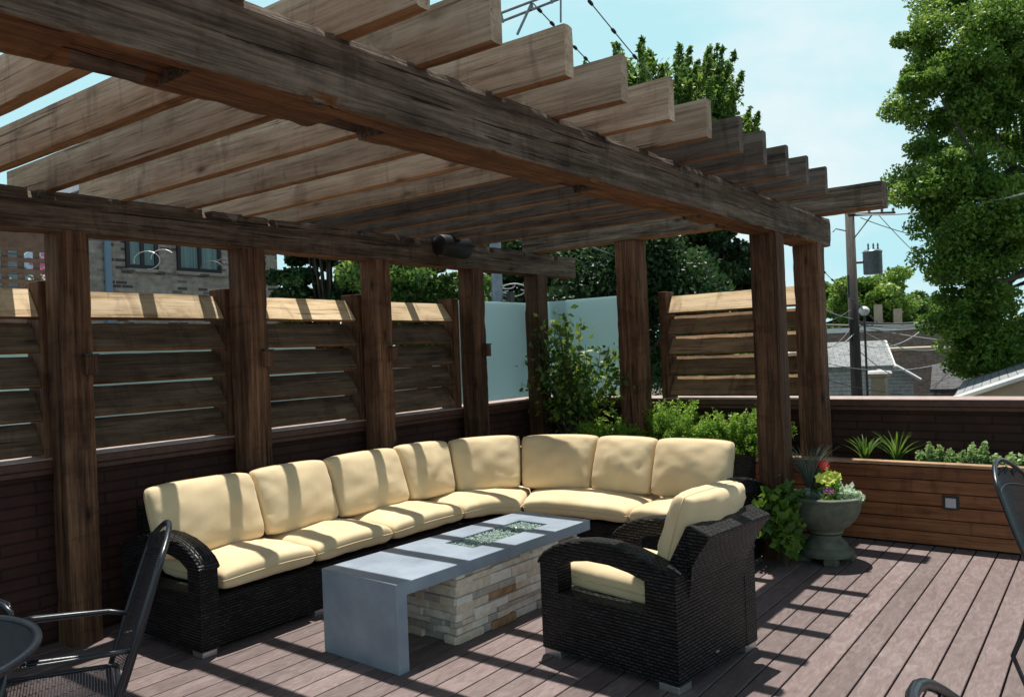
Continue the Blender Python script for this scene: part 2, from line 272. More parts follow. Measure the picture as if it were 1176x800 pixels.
# ------------------------------------------------------------------ mesh helpers
def uvbox(me):
    uv = me.uv_layers.new(name='UVMap'); n = len(me.polygons)
    if not n: return
    co_ = np.empty(len(me.vertices) * 3); me.vertices.foreach_get('co', co_); co_ = co_.reshape(-1, 3)
    li = np.empty(len(me.loops), int); me.loops.foreach_get('vertex_index', li)
    lt = np.empty(n, int); me.polygons.foreach_get('loop_total', lt)
    nm = np.empty(n * 3); me.polygons.foreach_get('normal', nm); nm = np.abs(nm.reshape(-1, 3))
    ax = np.repeat(nm.argmax(1), lt); P = co_[li]
    u = np.where(ax == 0, P[:, 1], P[:, 0]); v = np.where(ax == 2, P[:, 1], P[:, 2])
    uv.data.foreach_set('uv', np.stack([u, v], 1).astype('f').ravel())
def link(name, me, mats, parent=None, smooth=False, uv=True):
    if mats is not None:
        for m_ in (mats if isinstance(mats, (list, tuple)) else [mats]): me.materials.append(m_)
    me.update()
    if uv: uvbox(me)
    if smooth: me.shade_smooth()
    o = bpy.data.objects.new(name, me); COL.objects.link(o)
    if parent: o.parent = parent
    return o
class MB:
    def __init__(s): s.v = []; s.f = []; s.m = []; s.cur = 0
    def add(s, vs, fs):
        b = len(s.v); s.v += [tuple(p) for p in vs]; s.f += [tuple(b + i for i in f) for f in fs]; s.m += [s.cur] * len(fs); return s
    def box(s, x0, x1, y0, y1, z0, z1):
        return s.add([(x0, y0, z0), (x1, y0, z0), (x1, y1, z0), (x0, y1, z0), (x0, y0, z1), (x1, y0, z1), (x1, y1, z1), (x0, y1, z1)],
                     [(0, 3, 2, 1), (4, 5, 6, 7), (0, 1, 5, 4), (1, 2, 6, 5), (2, 3, 7, 6), (3, 0, 4, 7)])
    def bbox(s, x0, x1, y0, y1, z0, z1, b=0.006):
        """box with chamfered edges"""
        bm = bmesh.new(); bmesh.ops.create_cube(bm, size=1)
        for v in bm.verts: v.co = Vector(((x0 + x1) / 2 + v.co.x * (x1 - x0), (y0 + y1) / 2 + v.co.y * (y1 - y0), (z0 + z1) / 2 + v.co.z * (z1 - z0)))
        bmesh.ops.bevel(bm, geom=list(bm.edges), offset=b, segments=2, affect='EDGES', profile=0.5)
        bm.verts.index_update(); s.add([v.co for v in bm.verts], [[v.index for v in f.verts] for f in bm.faces]); bm.free(); return s
    def rings(s, rings, caps=True, closed=False):
        n = len(rings[0]); b = [p for r in rings for p in r]; fs = []
        k = len(rings)
        for i in range(k if closed else k - 1):
            j = (i + 1) % k
            for a in range(n):
                c = (a + 1) % n; fs.append((i * n + a, i * n + c, j * n + c, j * n + a))
        if caps and not closed: fs += [tuple(range(n))[::-1], tuple((k - 1) * n + a for a in range(n))]
        return s.add(b, fs)
    def tube(s, pts, r, n=8, closed=False):
        pts = [Vector(p) for p in pts]; k = len(pts); rr = r if isinstance(r, (list, tuple)) else [r] * k
        out = []; up = None
        for i, p in enumerate(pts):
            a = pts[(i - 1) % k] if (closed or i > 0) else p; c = pts[(i + 1) % k] if (closed or i < k - 1) else p
            t = (c - a).normalized() if (c - a).length > 1e-9 else Vector((0, 0, 1))
            if up is None: up = t.orthogonal().normalized()
            up = (up - t * up.dot(t)); up = up.normalized() if up.length > 1e-6 else t.orthogonal().normalized()
            si = t.cross(up)
            out.append([p + (up * math.cos(q) + si * math.sin(q)) * rr[i] for q in [2 * math.pi * j / n for j in range(n)]])
        return s.rings(out, closed=closed)
    def lathe(s, prof, n=40, c=(0, 0, 0)):
        rs = [[(c[0] + r * math.cos(q), c[1] + r * math.sin(q), c[2] + z) for q in [2 * math.pi * j / n for j in range(n)]] for r, z in prof]
        return s.rings(rs)
    def mesh(s, name):
        me = bpy.data.meshes.new(name); me.from_pydata(s.v, [], s.f); me.polygons.foreach_set('material_index', s.m)
        bm = bmesh.new(); bm.from_mesh(me); bmesh.ops.recalc_face_normals(bm, faces=bm.faces); bm.to_mesh(me); bm.free()
        return me
    def build(s, name, mats, parent=None, smooth=False):
        return link(name, s.mesh(name), mats, parent, smooth)
def autosmooth(o, ang=35):
    me = o.data; me.shade_smooth()
    bm = bmesh.new(); bm.from_mesh(me)
    for e in bm.edges:
        if len(e.link_faces) == 2 and e.calc_face_angle(0) > R(ang): e.smooth = False
    bm.to_mesh(me); bm.free(); return o
def tag(o, label=None, cat=None, group=None, kind=None):
    if label: o['label'] = label
    if cat: o['category'] = cat
    if group: o['group'] = group
    if kind: o['kind'] = kind
    return o
def empty(name, label, cat, loc=(0, 0, 0), rz=0, group=None):
    o = bpy.data.objects.new(name, None); COL.objects.link(o); o.location = loc; o.rotation_euler = (0, 0, rz); o.empty_display_size = 0.2
    return tag(o, label, cat, group)
def copy_tree(o, parent=None):
    c = o.copy(); COL.objects.link(c); c.parent = parent
    for ch in list(o.children): copy_tree(ch, c)
    return c

def timber(name, L, w_, h, mats, parent=None, amp=0.006, step=0.05, seed=0, notches=(), axis='x', chips=0.0, nseg=4):
    """rough sawn or hewn timber along local +X, section w_ (y) by h (z), origin at bottom centre of the near end.
    mats = [sides, underside]; notches = list of (x0, x1, y0, y1, side, depth)"""
    cuts = set()
    n_ = max(2, int(L / step))
    xs = [L * i / n_ for i in range(n_ + 1)]
    for q in notches: xs += [q[0] - .002, q[0] + .002, q[1] - .002, q[1] + .002]
    xs = sorted(x for x in set(xs) if 0 <= x <= L + 1e-6)
    per = []
    for i in range(nseg): per.append((-1 + 2 * i / nseg, -1))
    for i in range(nseg): per.append((1, -1 + 2 * i / nseg))
    for i in range(nseg): per.append((1 - 2 * i / nseg, 1))
    for i in range(nseg): per.append((-1, 1 - 2 * i / nseg))
    rings = []
    for x in xs:
        r = []
        for (a, b) in per:
            k = 0.97 if abs(a) == 1 and abs(b) == 1 else 1.0
            y = a * w_ / 2 * k; z = h / 2 + b * h / 2 * k
            p = Vector((x * 1.3 + seed * 13.7, a * 1.7 + seed, b * 1.7))
            d = noise.noise_vector(p * 0.9) * amp * 0.9 + noise.noise_vector(Vector((x * 9, a * 3, b * 3 + seed))) * amp * 0.6
            if chips and abs(a) == 1 and abs(b) == 1:
                c = max(0, noise.noise(Vector((x * 5.5 + seed * 5, a * 9, b * 7))) - 0.05) * chips + max(0, noise.noise(Vector((x * 21 + seed, a * 9, b * 7)))) * chips * .35
                y -= a * c; z -= b * c
            y += d.y; z += d.z
            for (x0, x1, y0, y1, side, dep) in notches:
                if x0 < x < x1 and y0 <= a <= y1:
                    if side == 'b' and b == -1: z += dep
                    if side == 't' and b == 1: z -= dep
            r.append((x, y, z))
        rings.append(r)
    mb = MB(); mb.rings(rings)
    me = mb.mesh(name)
    for m_ in mats: me.materials.append(m_)
    np_ = len(me.polygons)
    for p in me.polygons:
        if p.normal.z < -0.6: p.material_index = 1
    uvbox(me)
    o = bpy.data.objects.new(name, me); COL.objects.link(o)
    if parent: o.parent = parent
    return o

# ------------------------------------------------------------------ the deck, ground and the walls
GZ = -3.4
g = MB().add([(-600, -600, GZ), (600, -600, GZ), (600, 600, GZ), (-600, 600, GZ)], [(0, 1, 2, 3)]).build('ground', M_ground); g['kind'] = 'structure'
al = MB().box(-9.5, 14, 19.5, 24.5, GZ - 0.1, GZ + 0.004).build('road', M_asph); al['kind'] = 'structure'
PITCH = 0.1385
mb = MB(); tones = []
x = -5.03; k = 0
while x < 4.0:
    nf0 = len(mb.f); mb.bbox(x, x + PITCH - 0.0085, -3.0, 6.70, -0.028, 0.0, 0.004); tones += [random.random()] * (len(mb.f) - nf0); x += PITCH
me = mb.mesh('deck'); ca = me.attributes.new('tone', 'FLOAT', 'FACE'); ca.data.foreach_set('value', tones)
dk = link('deck', me, M_deck); dk['kind'] = 'structure'
M_deckdark = mat('deck gap', (0.01, 0.009, 0.008), 0.9)[0]
sb = MB().box(-5.3, 4.3, -3.2, 7.45, GZ - 0.05, -0.05).build('garage_building', M_brown_brick); tag(sb, 'dark brick garage block that carries the roof deck', 'building')

def wall(label, x0, x1, y0, y1, capx, capy, z1=1.02):
    e = empty('parapet_wall', label, 'wall', (0, 0, 0))
    MB().box(x0, x1, y0, y1, -0.04, z1).build('wall', M_brown_brick, e)
    c = MB().bbox(capx[0], capx[1], capy[0], capy[1], z1, z1 + 0.052, 0.008)
    c.bbox(capx[0] + .018, capx[1] - .018, capy[0] + .018 * (capy != (y0, y1)), capy[1] - .018, z1 - 0.035, z1 - .001, 0.006)
    cc_ = c.build('cap', M_cap, e)
    MB().bbox(capx[0] - .004, capx[1] + .004, capy[0] - .004, capy[1] + .004, z1 + 0.0525, z1 + 0.062, 0.003).build('cap_sunlit_top', M_cap_sunlit, cc_)  # thin added layer whose pale colour paints the sun on the cap
    return e
wall('low dark brown brick wall with reddish cap under the left louvered fence', -5.30, -5.08, -3.2, 7.19, (-5.35, -5.01), (-3.2, 7.11))
wall('low dark brown brick wall with reddish cap behind the planters at the back', -5.30, 4.3, 7.20, 7.42, (-5.35, 4.35), (7.13, 7.49))

# ------------------------------------------------------------------ pergola
pg = empty('pergola', 'weathered timber pergola of hewn beams and rafters over the corner sofa', 'pergola', (-3.5, 4.0, 0))
PB = Vector((-3.5, 4.0, 0))
def place(o, loc, rot=(0, 0, 0)):
    o.location = Vector(loc) - PB; o.rotation_euler = rot; return o
ZB = 2.395; HB = 0.235
# left beam (along y)
ry = [0.44, 0.83, 1.215, 1.595, 2.00, 2.42, 2.86, 3.29, 3.73, 4.13, 4.53, 4.95, 5.345, 5.77]
rend = [0.50, 0.90, 1.30, 1.69, 2.05, 2.48, 2.90] + ry[7:]     # where each rafter's right end lies: the first ones run slightly askew
nt_ = []
yb0 = -0.6
for yy in (0.75, 1.95, 3.02, 3.53, 4.87, 6.07, 6.62, 7.18): nt_.append((yy - yb0 - .035, yy - yb0 + .035, -1, -0.5, 't', 0.055))
bB = timber('beam', 7.56 - yb0, 0.20, HB, [W_hewn, W_hewn_under], pg, amp=0.005, seed=1, notches=nt_, chips=0.012)
place(bB, (-4.92, yb0, ZB), (0, 0, R(90)))
# right beam
nA = [(2.10, 2.40, -0.5, 0.6, 'b', 0.035), (2.95, 3.18, -0.2, 1, 'b', 0.06), (4.35, 4.62, -0.2, 1, 'b', 0.035), (5.35, 5.9, -0.1, 1, 'b', 0.02), (6.2, 6.42, .3, 1, 'b', 0.03)]
bA = timber('beam', 7.12 + 1.2, 0.245, HB + 0.005, [W_hewn, W_hewn_under], pg, amp=0.007, seed=2, notches=nA, chips=0.020, step=0.04, nseg=8)
place(bA, (-2.055, -1.2, ZB - 0.004), (0, 0, R(90)))
for i, yy in enumerate(ry):
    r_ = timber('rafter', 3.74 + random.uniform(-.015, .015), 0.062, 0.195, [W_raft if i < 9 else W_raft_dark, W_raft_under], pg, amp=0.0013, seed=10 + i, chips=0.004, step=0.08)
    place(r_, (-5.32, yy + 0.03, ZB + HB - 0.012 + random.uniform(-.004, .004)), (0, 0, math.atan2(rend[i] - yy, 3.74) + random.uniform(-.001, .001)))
rl = timber('rafter', 3.52, 0.20, 0.205, [W_hewn, W_raft_under], pg, amp=0.003, seed=33, chips=0.01)
place(rl, (-4.95, 6.84, ZB + HB - 0.006))
# posts
def post(cx, cy, w_, d_, ztop, seed):
    o = timber('post', ztop, w_, d_, [W_post, W_post], None, amp=0.004, seed=seed, chips=0.012)
    # stand it up: local x -> z, and grain axis along z by baking
    me = o.data; M_ = Matrix(((0, 0, 1, 0), (0, 1, 0, 0), (1, 0, 0, 0), (0, 0, 0, 1)))
    M_ = Matrix.Translation((-d_ / 2, 0, 0)) @ M_
    me.transform(M_); me.flip_normals() if M_.determinant() < 0 else None
    o.parent = pg; place(o, (cx, cy, 0)); return o
for i, (cx, cy, ww, dd, zt) in enumerate([(-4.91, 2.15, .18, .18, ZB + .01), (-4.91, 3.37, .19, .18, ZB + .01), (-4.91, 4.60, .18, .18, ZB + .01), (-4.91, 5.84, .18, .18, ZB + .01), (-4.91, 6.90, .18, .18, ZB + .01),
                                         (-2.045, 5.85, .19, .20, ZB + .01), (-2.045, 6.85, .19, .21, ZB + .01), (-3.735, 6.86, .19, .25, ZB + HB), (-4.91, 0.93, .18, .18, ZB + .01), (-2.045, 0.2, .19, .2, ZB + .01)]):
    if i == 9: continue
    post(cx, cy, ww, dd, zt, 50 + i)
# lamps on the posts
labels = ['first from the left', 'second from the left', 'third from the left', 'farthest']
for i, cy in enumerate([2.15, 3.37, 4.60, 5.84]):
    e = empty('post_lamp', 'small rusty brown box lamp on the %s post of the left row' % ['nearest', 'second nearest', 'third', 'fourth'][i], 'lamp', (-4.818, cy + 0.06, 1.62), 0, 'box lamps on the pergola posts')
    MB().bbox(0, 0.045, -0.035, 0.035, -0.055, 0.055, 0.004).build('housing', W_post, e)
    MB().bbox(0.008, 0.052, -0.041, 0.041, 0.055, 0.066, 0.003).build('hood', M_darkmetal, e)
# speaker
e = empty('outdoor_speaker', 'black cylindrical speaker mounted on the left pergola beam', 'speaker', (-4.72, 5.38, 2.56))
ns = 24; prof = [(0.02, -0.215), (0.07, -0.213), (0.092, -0.2), (0.1, -0.17), (0.1, 0.17), (0.092, 0.2), (0.07, 0.213), (0.02, 0.215)]
mb = MB(); mb.rings([[(0.9 * r * math.cos(q), z * 0.92, r * math.sin(q)) for q in [2 * math.pi * j / ns for j in range(ns)]] for r, z in prof]); autosmooth(mb.build('body', M_black, e), 40)
MB().box(-0.11, -0.06, -0.03, 0.03, -0.05, 0.05).build('bracket', M_black, e)

# ------------------------------------------------------------------ louvered fences
def louvre(label, p0, p1, inward, grey=False, n=5, zt=2.075, posts=(True, True)):  # grey picks which painted sun and shade tones the boards get
    """p0->p1 along the wall; inward = unit normal pointing at the deck"""
    p0 = Vector(p0); p1 = Vector(p1); d = (p1 - p0); L = d.length; d.normalize(); inn = Vector(inward)
    e = empty('louvered_fence', label, 'fence', (*p0, 0), math.atan2(d.y, d.x), 'louvered fence panels above the walls')
    s = 1 if d.x * inn.y - d.y * inn.x > 0 else -1      # local +y is left of d
    for i in range(n):
        z0 = zt - 0.172 - i * 0.2
        wd, th = 0.216, 0.032; a = R(36)
        o = timber('board', L - 0.166, th, wd, [(W_fence_lit if i == 0 and not grey else W_fence_shaded) if not grey else W_fence_shaded, W_fence_edge], e, amp=0.003, seed=100 + i + int(p0.y * 7), chips=0.006, step=0.1)  # top board painted as sunlit, the ones below as shaded
        if i > 0 or grey: o.data.materials[0] = W_fence_shaded
        if grey == 'lit': o.data.materials[0] = W_fence_lit if i == 0 else W_fence_brown_shaded  # back panel: painted sunlit top board, brown painted shade below
        o.location = (0.083, s * 0.055, z0 + 0.003); o.rotation_euler = (a * s, 0, 0)
        o.rotation_euler[1] = random.uniform(-.003, .003)
    for q in (0.04, L - 0.04):
        ya, yb = sorted((s * 0.075, -s * 0.115))
        MB().bbox(q - .04, q + .04, ya, yb, 1.075, zt + 0.055, 0.005).build('support_post', W_post, e)
XF = -5.11
ysp = [(0.98, 2.12), (2.20, 3.34), (3.42, 4.57), (4.65, 5.78)]
nm = ['leftmost louvered fence panel left of the nearest post', 'louvered fence panel with striped light top board between first and second posts', 'louvered fence panel between the second and third posts of the left row', 'louvered fence panel with greyer boards between the third and fourth posts']
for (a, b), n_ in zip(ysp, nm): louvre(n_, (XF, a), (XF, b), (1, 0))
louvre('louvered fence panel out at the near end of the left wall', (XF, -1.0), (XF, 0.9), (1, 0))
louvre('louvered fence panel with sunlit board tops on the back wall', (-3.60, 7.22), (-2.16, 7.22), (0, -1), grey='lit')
# frosted glass
def glass_panel(label, p0, p1, z0, z1):
    e = empty('glass_screen', label, 'glass panel', (*p0, 0), math.atan2(p1[1] - p0[1], p1[0] - p0[0]), 'frosted glass screens')
    L = (Vector(p1) - Vector(p0)).length
    MB().bbox(0, L, -0.006, 0.006, z0, z1, 0.002).build('pane', M_frost, e)
    for q in (0.12, L - 0.12): MB().bbox(q - .03, q + .03, -0.02, 0.02, z0 - 0.06, z0 + 0.05, 0.004).build('clamp', M_silver, e)
glass_panel('frosted pale blue glass screen on the left wall behind the shrub', (-5.10, 5.86), (-5.10, 7.20), 1.11, 2.12)
glass_panel('frosted pale blue glass screen on the back wall beside the louvered panel', (-5.05, 7.26), (-3.88, 7.26), 1.10, 2.135)

# ------------------------------------------------------------------ planters
e = empty('wooden_planter', 'long reddish hardwood planter along the back wall with a square light', 'planter', (-2.26, 6.68, 0))
LP = 6.2
for i in range(6):
    mb = MB(); z0 = 0.015 + i * 0.098; mb.bbox(0, LP, 0, 0.022, z0, z0 + 0.092, 0.003); mb.build('board', W_ipe, e)
MB().bbox(0, 0.022, 0.024, 0.50, 0.0, 0.60, 0.003).build('end_panel', W_ipe, e)
c = MB(); c.bbox(-0.01, 1.535, -0.02, 0.07, 0.607, 0.632, 0.004); c.bbox(1.54, 3.6, -0.02, 0.07, 0.607, 0.632, 0.004); c.bbox(3.605, LP, -0.02, 0.07, 0.607, 0.632, 0.004); c.build('cap', W_cap, e)
MB().box(0.024, LP, 0.0235, 0.032, 0.0, 0.606).build('liner', M_deckdark, e)
MB().box(0.024, LP, 0.072, 0.515, 0.52, 0.575).build('soil', M_soil, e)
lf = MB().bbox(1.175, 1.285, -0.012, -0.001, 0.290, 0.395, 0.003).build('step_light', M_black, e)
MB().bbox(1.195, 1.265, -0.018, -0.013, 0.307, 0.378, 0.002).build('lens', mat('frosted lamp lens', (0.45, 0.43, 0.45), 0.4)[0], lf)
e = empty('wooden_planter', 'reddish hardwood planter behind the sofa holding shrub and junipers', 'planter', (-5.0, 6.45, 0))
for i in range(6):
    z0 = 0.015 + i * 0.098; MB().bbox(0, 2.72, 0, 0.022, z0, z0 + 0.092, 0.003).build('board', W_ipe, e)
MB().bbox(-0.0, 2.73, -0.02, 0.07, 0.607, 0.632, 0.004).build('cap', W_cap, e)
MB().box(0.0, 2.72, 0.0235, 0.032, 0.0, 0.606).build('liner', M_deckdark, e)
MB().box(0.0, 2.72, 0.072, 0.66, 0.52, 0.575).build('soil', M_soil, e)

# ------------------------------------------------------------------ cushions and sofa
def curve_xy(s, off):
    """sofa plan: outer back line moved inward by off; s in metres along the left run, then radians*1, then the right run"""
    # s: 0..2.05 straight (y 2.45 -> 4.5), then angle 0..90 as 2.05..3.05, then straight to x
    if s < 2.05: return Vector((-4.80 + off, 2.45 + s))
    if s < 3.05:
        a = (s - 2.05) * math.pi / 2; r = 1.30 - off
        return Vector((-3.5 - r * math.cos(a), 4.5 + r * math.sin(a)))
    return Vector((-3.5 + (s - 3.05), 5.80 - off))
def cushion(name, P, parent, n=26, seed=0, wr=0.006, pw=5, rc=.05):
    """P(u, v, h) -> point, u v in -1..1, h in -1..1 thickness"""
    us = [math.sin(math.pi / 2 * (-1 + 2 * i / n)) for i in range(n + 1)]
    def top(u, v):
        eu = max(0, 1 - abs(u) ** pw) ** 0.5; ev = max(0, 1 - abs(v) ** pw) ** 0.5
        return (eu * ev) ** 0.5 * (0.72 + 0.28 * (1 - u * u) * (1 - v * v) ** 1)
    vs = []; fs = []; W_ = n + 1
    for sgn in (1, -1):
        for i, u in enumerate(us):
            for j, v in enumerate(us):
                uu = u * (1 - rc * abs(v) ** 7); vv = v * (1 - rc * abs(u) ** 7)
                h = top(u, v)
                q = Vector((u * 2.2 + seed * 3.1, v * 2.2, sgn * 2.0))
                w1 = noise.noise(q) * 0.5 + noise.noise(q * 2.3) * 0.3
                # puckers radiating from the seams
                ed = max(abs(u), abs(v)); w1 += noise.noise(Vector((u * 7 + seed, v * 7, 3))) * 0.5 * ed ** 3
                h = h * (1 + w1 * wr * 22)
                vs.append(P(uu, vv, sgn * h))
    def idx(s, i, j): return s * W_ * W_ + i * W_ + j
    for i in range(n):
        for j in range(n):
            fs.append((idx(0, i, j), idx(0, i + 1, j), idx(0, i + 1, j + 1), idx(0, i, j + 1)))
            fs.append((idx(1, i, j), idx(1, i, j + 1), idx(1, i + 1, j + 1), idx(1, i + 1, j)))
    me = bpy.data.meshes.new(name); me.from_pydata([tuple(v) for v in vs], [], fs)
    bm = bmesh.new(); bm.from_mesh(me); bmesh.ops.remove_doubles(bm, verts=bm.verts, dist=0.0008); bmesh.ops.recalc_face_normals(bm, faces=bm.faces); bm.to_mesh(me); bm.free()
    o = link(name, me, M_fab, parent, smooth=True)
    # piping along the seam
    ring = []
    for a, b in ((1, 0), (0, 1), (-1, 0), (0, -1)):
        for k_ in range(14):
            t_ = -1 + 2 * k_ / 14
            u, v = {(1, 0): (1, t_), (0, 1): (-t_, 1), (-1, 0): (-1, -t_), (0, -1): (t_, -1)}[(a, b)]
            ring.append(P(u * (1 - rc * abs(v) ** 7), v * (1 - rc * abs(u) ** 7), 0))
    mb = MB(); mb.tube(ring, 0.0045, 6, closed=True); mb.build('piping', M_pipe, o, smooth=True)
    return o
sofa = empty('curved_sofa', 'long curved dark wicker corner sofa with cream cushions', 'sofa', (0, 0, 0))
def span(s0, s1, n): return [s0 + (s1 - s0) * i / n for i in range(n + 1)]
SEND = 4.36       # right end, x = -2.19
ss = span(0.02, 2.05, 6) + span(2.05, 3.05, 14)[1:] + span(3.05, SEND, 5)[1:]
def strip(o0, o1, z0, z1, sl):
    rings = []
    for s in sl:
        a = curve_xy(s, o0); b = curve_xy(s, o1)
        rings.append([(a.x, a.y, z0), (a.x, a.y, z1), (b.x, b.y, z1), (b.x, b.y, z0)])
    return rings
autosmooth(MB().rings(strip(0.0, 0.775, 0.038, 0.305, ss)).build('base', M_wicker, sofa), 50)
mb = MB(); rr_ = []
for s in ss:
    a = curve_xy(s, -0.04); b = curve_xy(s, 0.05); c_ = curve_xy(s, 0.12); d_ = curve_xy(s, 0.02)
    rr_.append([(d_.x, d_.y, 0.308), (a.x, a.y, 0.74), (b.x, b.y, 0.76), (c_.x, c_.y, 0.308)])
autosmooth(mb.rings(rr_).build('back_frame', M_wicker, sofa), 50)
# seat cushions
SB = [0.06, 0.72, 1.38, 2.14, 2.74, 3.72, 4.28]
for i in range(6):
    s0, s1 = SB[i] + 0.006, SB[i + 1] - 0.006
    def P(u, v, h, s0=s0, s1=s1):
        s = (s0 + s1) / 2 + u * (s1 - s0) / 2
        p = curve_xy(s, 0.47 + 0.335 * v) if True else None
        return Vector((p.x, p.y, 0.385 + h * 0.088 + 0.012 * (1 - u * u)))
    cushion('seat_cushion', P, sofa, seed=i, pw=10, rc=.022, wr=.008)
BBk = [-0.06, 0.66, 1.27, 1.98, 2.05 + 24.5 / 90, 2.05 + 58 / 90, 3.07 + .08, 3.68, 4.30]
for i in range(8):
    s0, s1 = BBk[i] + 0.004, BBk[i + 1] - 0.004
    tw = random.uniform(-.012, .012)
    def P(u, v, h, s0=s0, s1=s1, tw=tw):
        s = (s0 + s1) / 2 + u * (s1 - s0) / 2
        off = 0.275 - 0.075 * v
        A = curve_xy(s0, off); B = curve_xy(s1, off); ch = A.lerp(B, (u + 1) / 2); cv = curve_xy(s, off); p = ch.lerp(cv, 0.55)
        A2 = curve_xy(s, off + 0.1); nrm = (A2 - cv).normalized()
        p = p + nrm * (h * 0.108 + tw * u)
        return Vector((p.x, p.y, 0.672 + 0.215 * v + (0.02 * h if h > 0 else 0) - 0.012 * v * abs(u) ** 3 + tw * u * .5))
    cushion('back_cushion', P, sofa, seed=20 + i, wr=0.0085, pw=6, rc=.04)
# arm panel: profile in (d, z), d from the front; extruded across w_
def arm_mesh(w_, D=0.83, k=1.0):
    outer = [(0, 0.038), (0, 0.505), (0.03, 0.535), (0.10, 0.575), (0.20, 0.607), (0.32, 0.626), (0.45, 0.628), (0.57, 0.612), (0.69, 0.58), (0.80, 0.545), (D, 0.53), (D, 0.038)]
    inner_top = [(0.12, 0.475), (0.20, 0.517), (0.32, 0.538), (0.45, 0.538), (0.57, 0.52), (0.66, 0.495)]
    zb = 0.345
    mb = MB()
    def ex(poly):
        n = len(poly); vs = [(d, -w_ / 2, z) for d, z in poly] + [(d, w_ / 2, z) for d, z in poly]
        mb.add(vs, [tuple(range(n)), tuple(range(2 * n - 1, n - 1, -1))] + [(i, (i + 1) % n, n + (i + 1) % n, n + i) for i in range(n)])
    ex([(0, 0.038), (0, zb), (D, zb), (D, 0.038)])                       # lower panel
    ex([(0, zb + .0005), (0, 0.505), (0.03, 0.535), (0.10, 0.575), (0.12, 0.475), (0.12, zb + .0005)])
    ex([(0.66, zb + .0005), (0.66, 0.495), (0.69, 0.58), (0.80, 0.545), (D, 0.53), (D, zb + .0005)])
    top = [(0.10, 0.575), (0.20, 0.607), (0.32, 0.626), (0.45, 0.628), (0.57, 0.612), (0.69, 0.58)]
    for i in range(5): ex([top[i], top[i + 1], inner_top[i + 1], inner_top[i]])
    return mb
def arm_cap(w_, D=0.83):
    top = [(-0.012, 0.49), (0, 0.511), (0.03, 0.541), (0.10, 0.581), (0.20, 0.613), (0.32, 0.632), (0.45, 0.634), (0.57, 0.618), (0.69, 0.586), (0.80, 0.551), (D + .006, 0.536)]
    rings = [[(d, -w_ / 2 - .008, z - .004), (d, -w_ / 2, z + .006), (d, 0, z + .011), (d, w_ / 2, z + .006), (d, w_ / 2 + .008, z - .004), (d, w_ / 2, z - .012), (d, -w_ / 2, z - .012)] for d, z in top]
    return MB().rings(rings)
def add_arm(parent, loc, rz, w_=0.11):
    a = arm_mesh(w_).build('arm', M_wicker, parent); a.location = loc; a.rotation_euler = (0, 0, rz)
    c = arm_cap(w_).build('arm_top', M_wicker, a); autosmooth(c, 40); return a
add_arm(sofa, (-3.985, 2.42, 0), R(180))
add_arm(sofa, (-2.175, 4.985, 0), R(90), 0.11)
for p in ((-4.05, 2.42), (-4.7, 2.42), (-2.19, 5.03), (-2.19, 5.7), (-4.07, 3.2), (-4.07, 4.4), (-3.4, 5.08)):
    MB().bbox(p[0] - .05, p[0] + .05, p[1] - .045, p[1] + .045, 0.0, 0.038, 0.004).build('foot', M_silver, sofa)

# ------------------------------------------------------------------ armchair (faces the table, local x = depth from the front)
ch = empty('wicker_armchair', 'dark wicker armchair with cream cushions seen from behind beside the table', 'armchair', (-2.466, 3.405, 0), R(-6.5))
AW = 0.76
add_arm(ch, (0, 0.055, 0), 0); add_arm(ch, (0, AW - 0.055, 0), 0)
MB().bbox(0.012, 0.825, 0.112, AW - 0.112, 0.040, 0.30, 0.004).build('seat_base', M_wicker, ch)
mb = MB(); y0, y1 = 0.075, AW - 0.075
prof = [(0.58, 0.302), (0.80, 0.302), (0.832, 0.42), (0.845, 0.50), (0.872, 0.57), (0.915, 0.645), (0.965, 0.712), (0.965, 0.728), (0.866, 0.766), (0.852, 0.762)]
yb = lambda z: 0
mb.add([(d, y0 if z > .5 else .112, z) for d, z in prof] + [(d, y1 if z > .5 else AW - .112, z) for d, z in prof], [])
n = len(prof); base_ = 0
mb.f += [tuple(range(n)), tuple(range(2 * n - 1, n - 1, -1))] + [(i, (i + 1) % n, n + (i + 1) % n, n + i) for i in range(n)]; mb.m += [0] * (n + 2)
mb.build('back_panel', M_wicker, ch)
MB().bbox(0.80, 0.829, 0.1115, AW - 0.1115, 0.040, 0.54, 0.003).build('rear_panel', M_wicker, ch)
def P(u, v, h): return Vector((0.36 + 0.345 * u, AW / 2 + v * 0.262, 0.392 + h * 0.088 + 0.02 * (1 - v * v) - 0.012 * u))
cushion('seat_cushion', P, ch, seed=50, pw=10, rc=.022)
def P(u, v, h): return Vector((0.745 + 0.075 * v + h * -0.115, AW / 2 + u * 0.268, 0.665 + 0.225 * v + (0.03 * h if h > 0 else 0)))
cushion('back_cushion', P, ch, seed=51, wr=0.009, pw=6, rc=.04)
for d, y in ((0.06, 0.06), (0.77, 0.06), (0.06, AW - .06), (0.77, AW - .06)):
    MB().bbox(d - .055, d + .055, y - .055, y + .055, 0.0, 0.038, 0.004).build('foot', M_silver, ch)
MB().bbox(0.83, 0.834, 0.33, 0.36, 0.1, 0.107, 0.001).build('tag', M_silver, ch)

# ------------------------------------------------------------------ fire table
ft = empty('fire_table', 'blue grey concrete fire table on a ledge stone base', 'fire table', (-3.515, 2.81, 0), R(-2.0))
TL = 1.745; TW = 0.60; TZ = 0.455; TT = 0.068
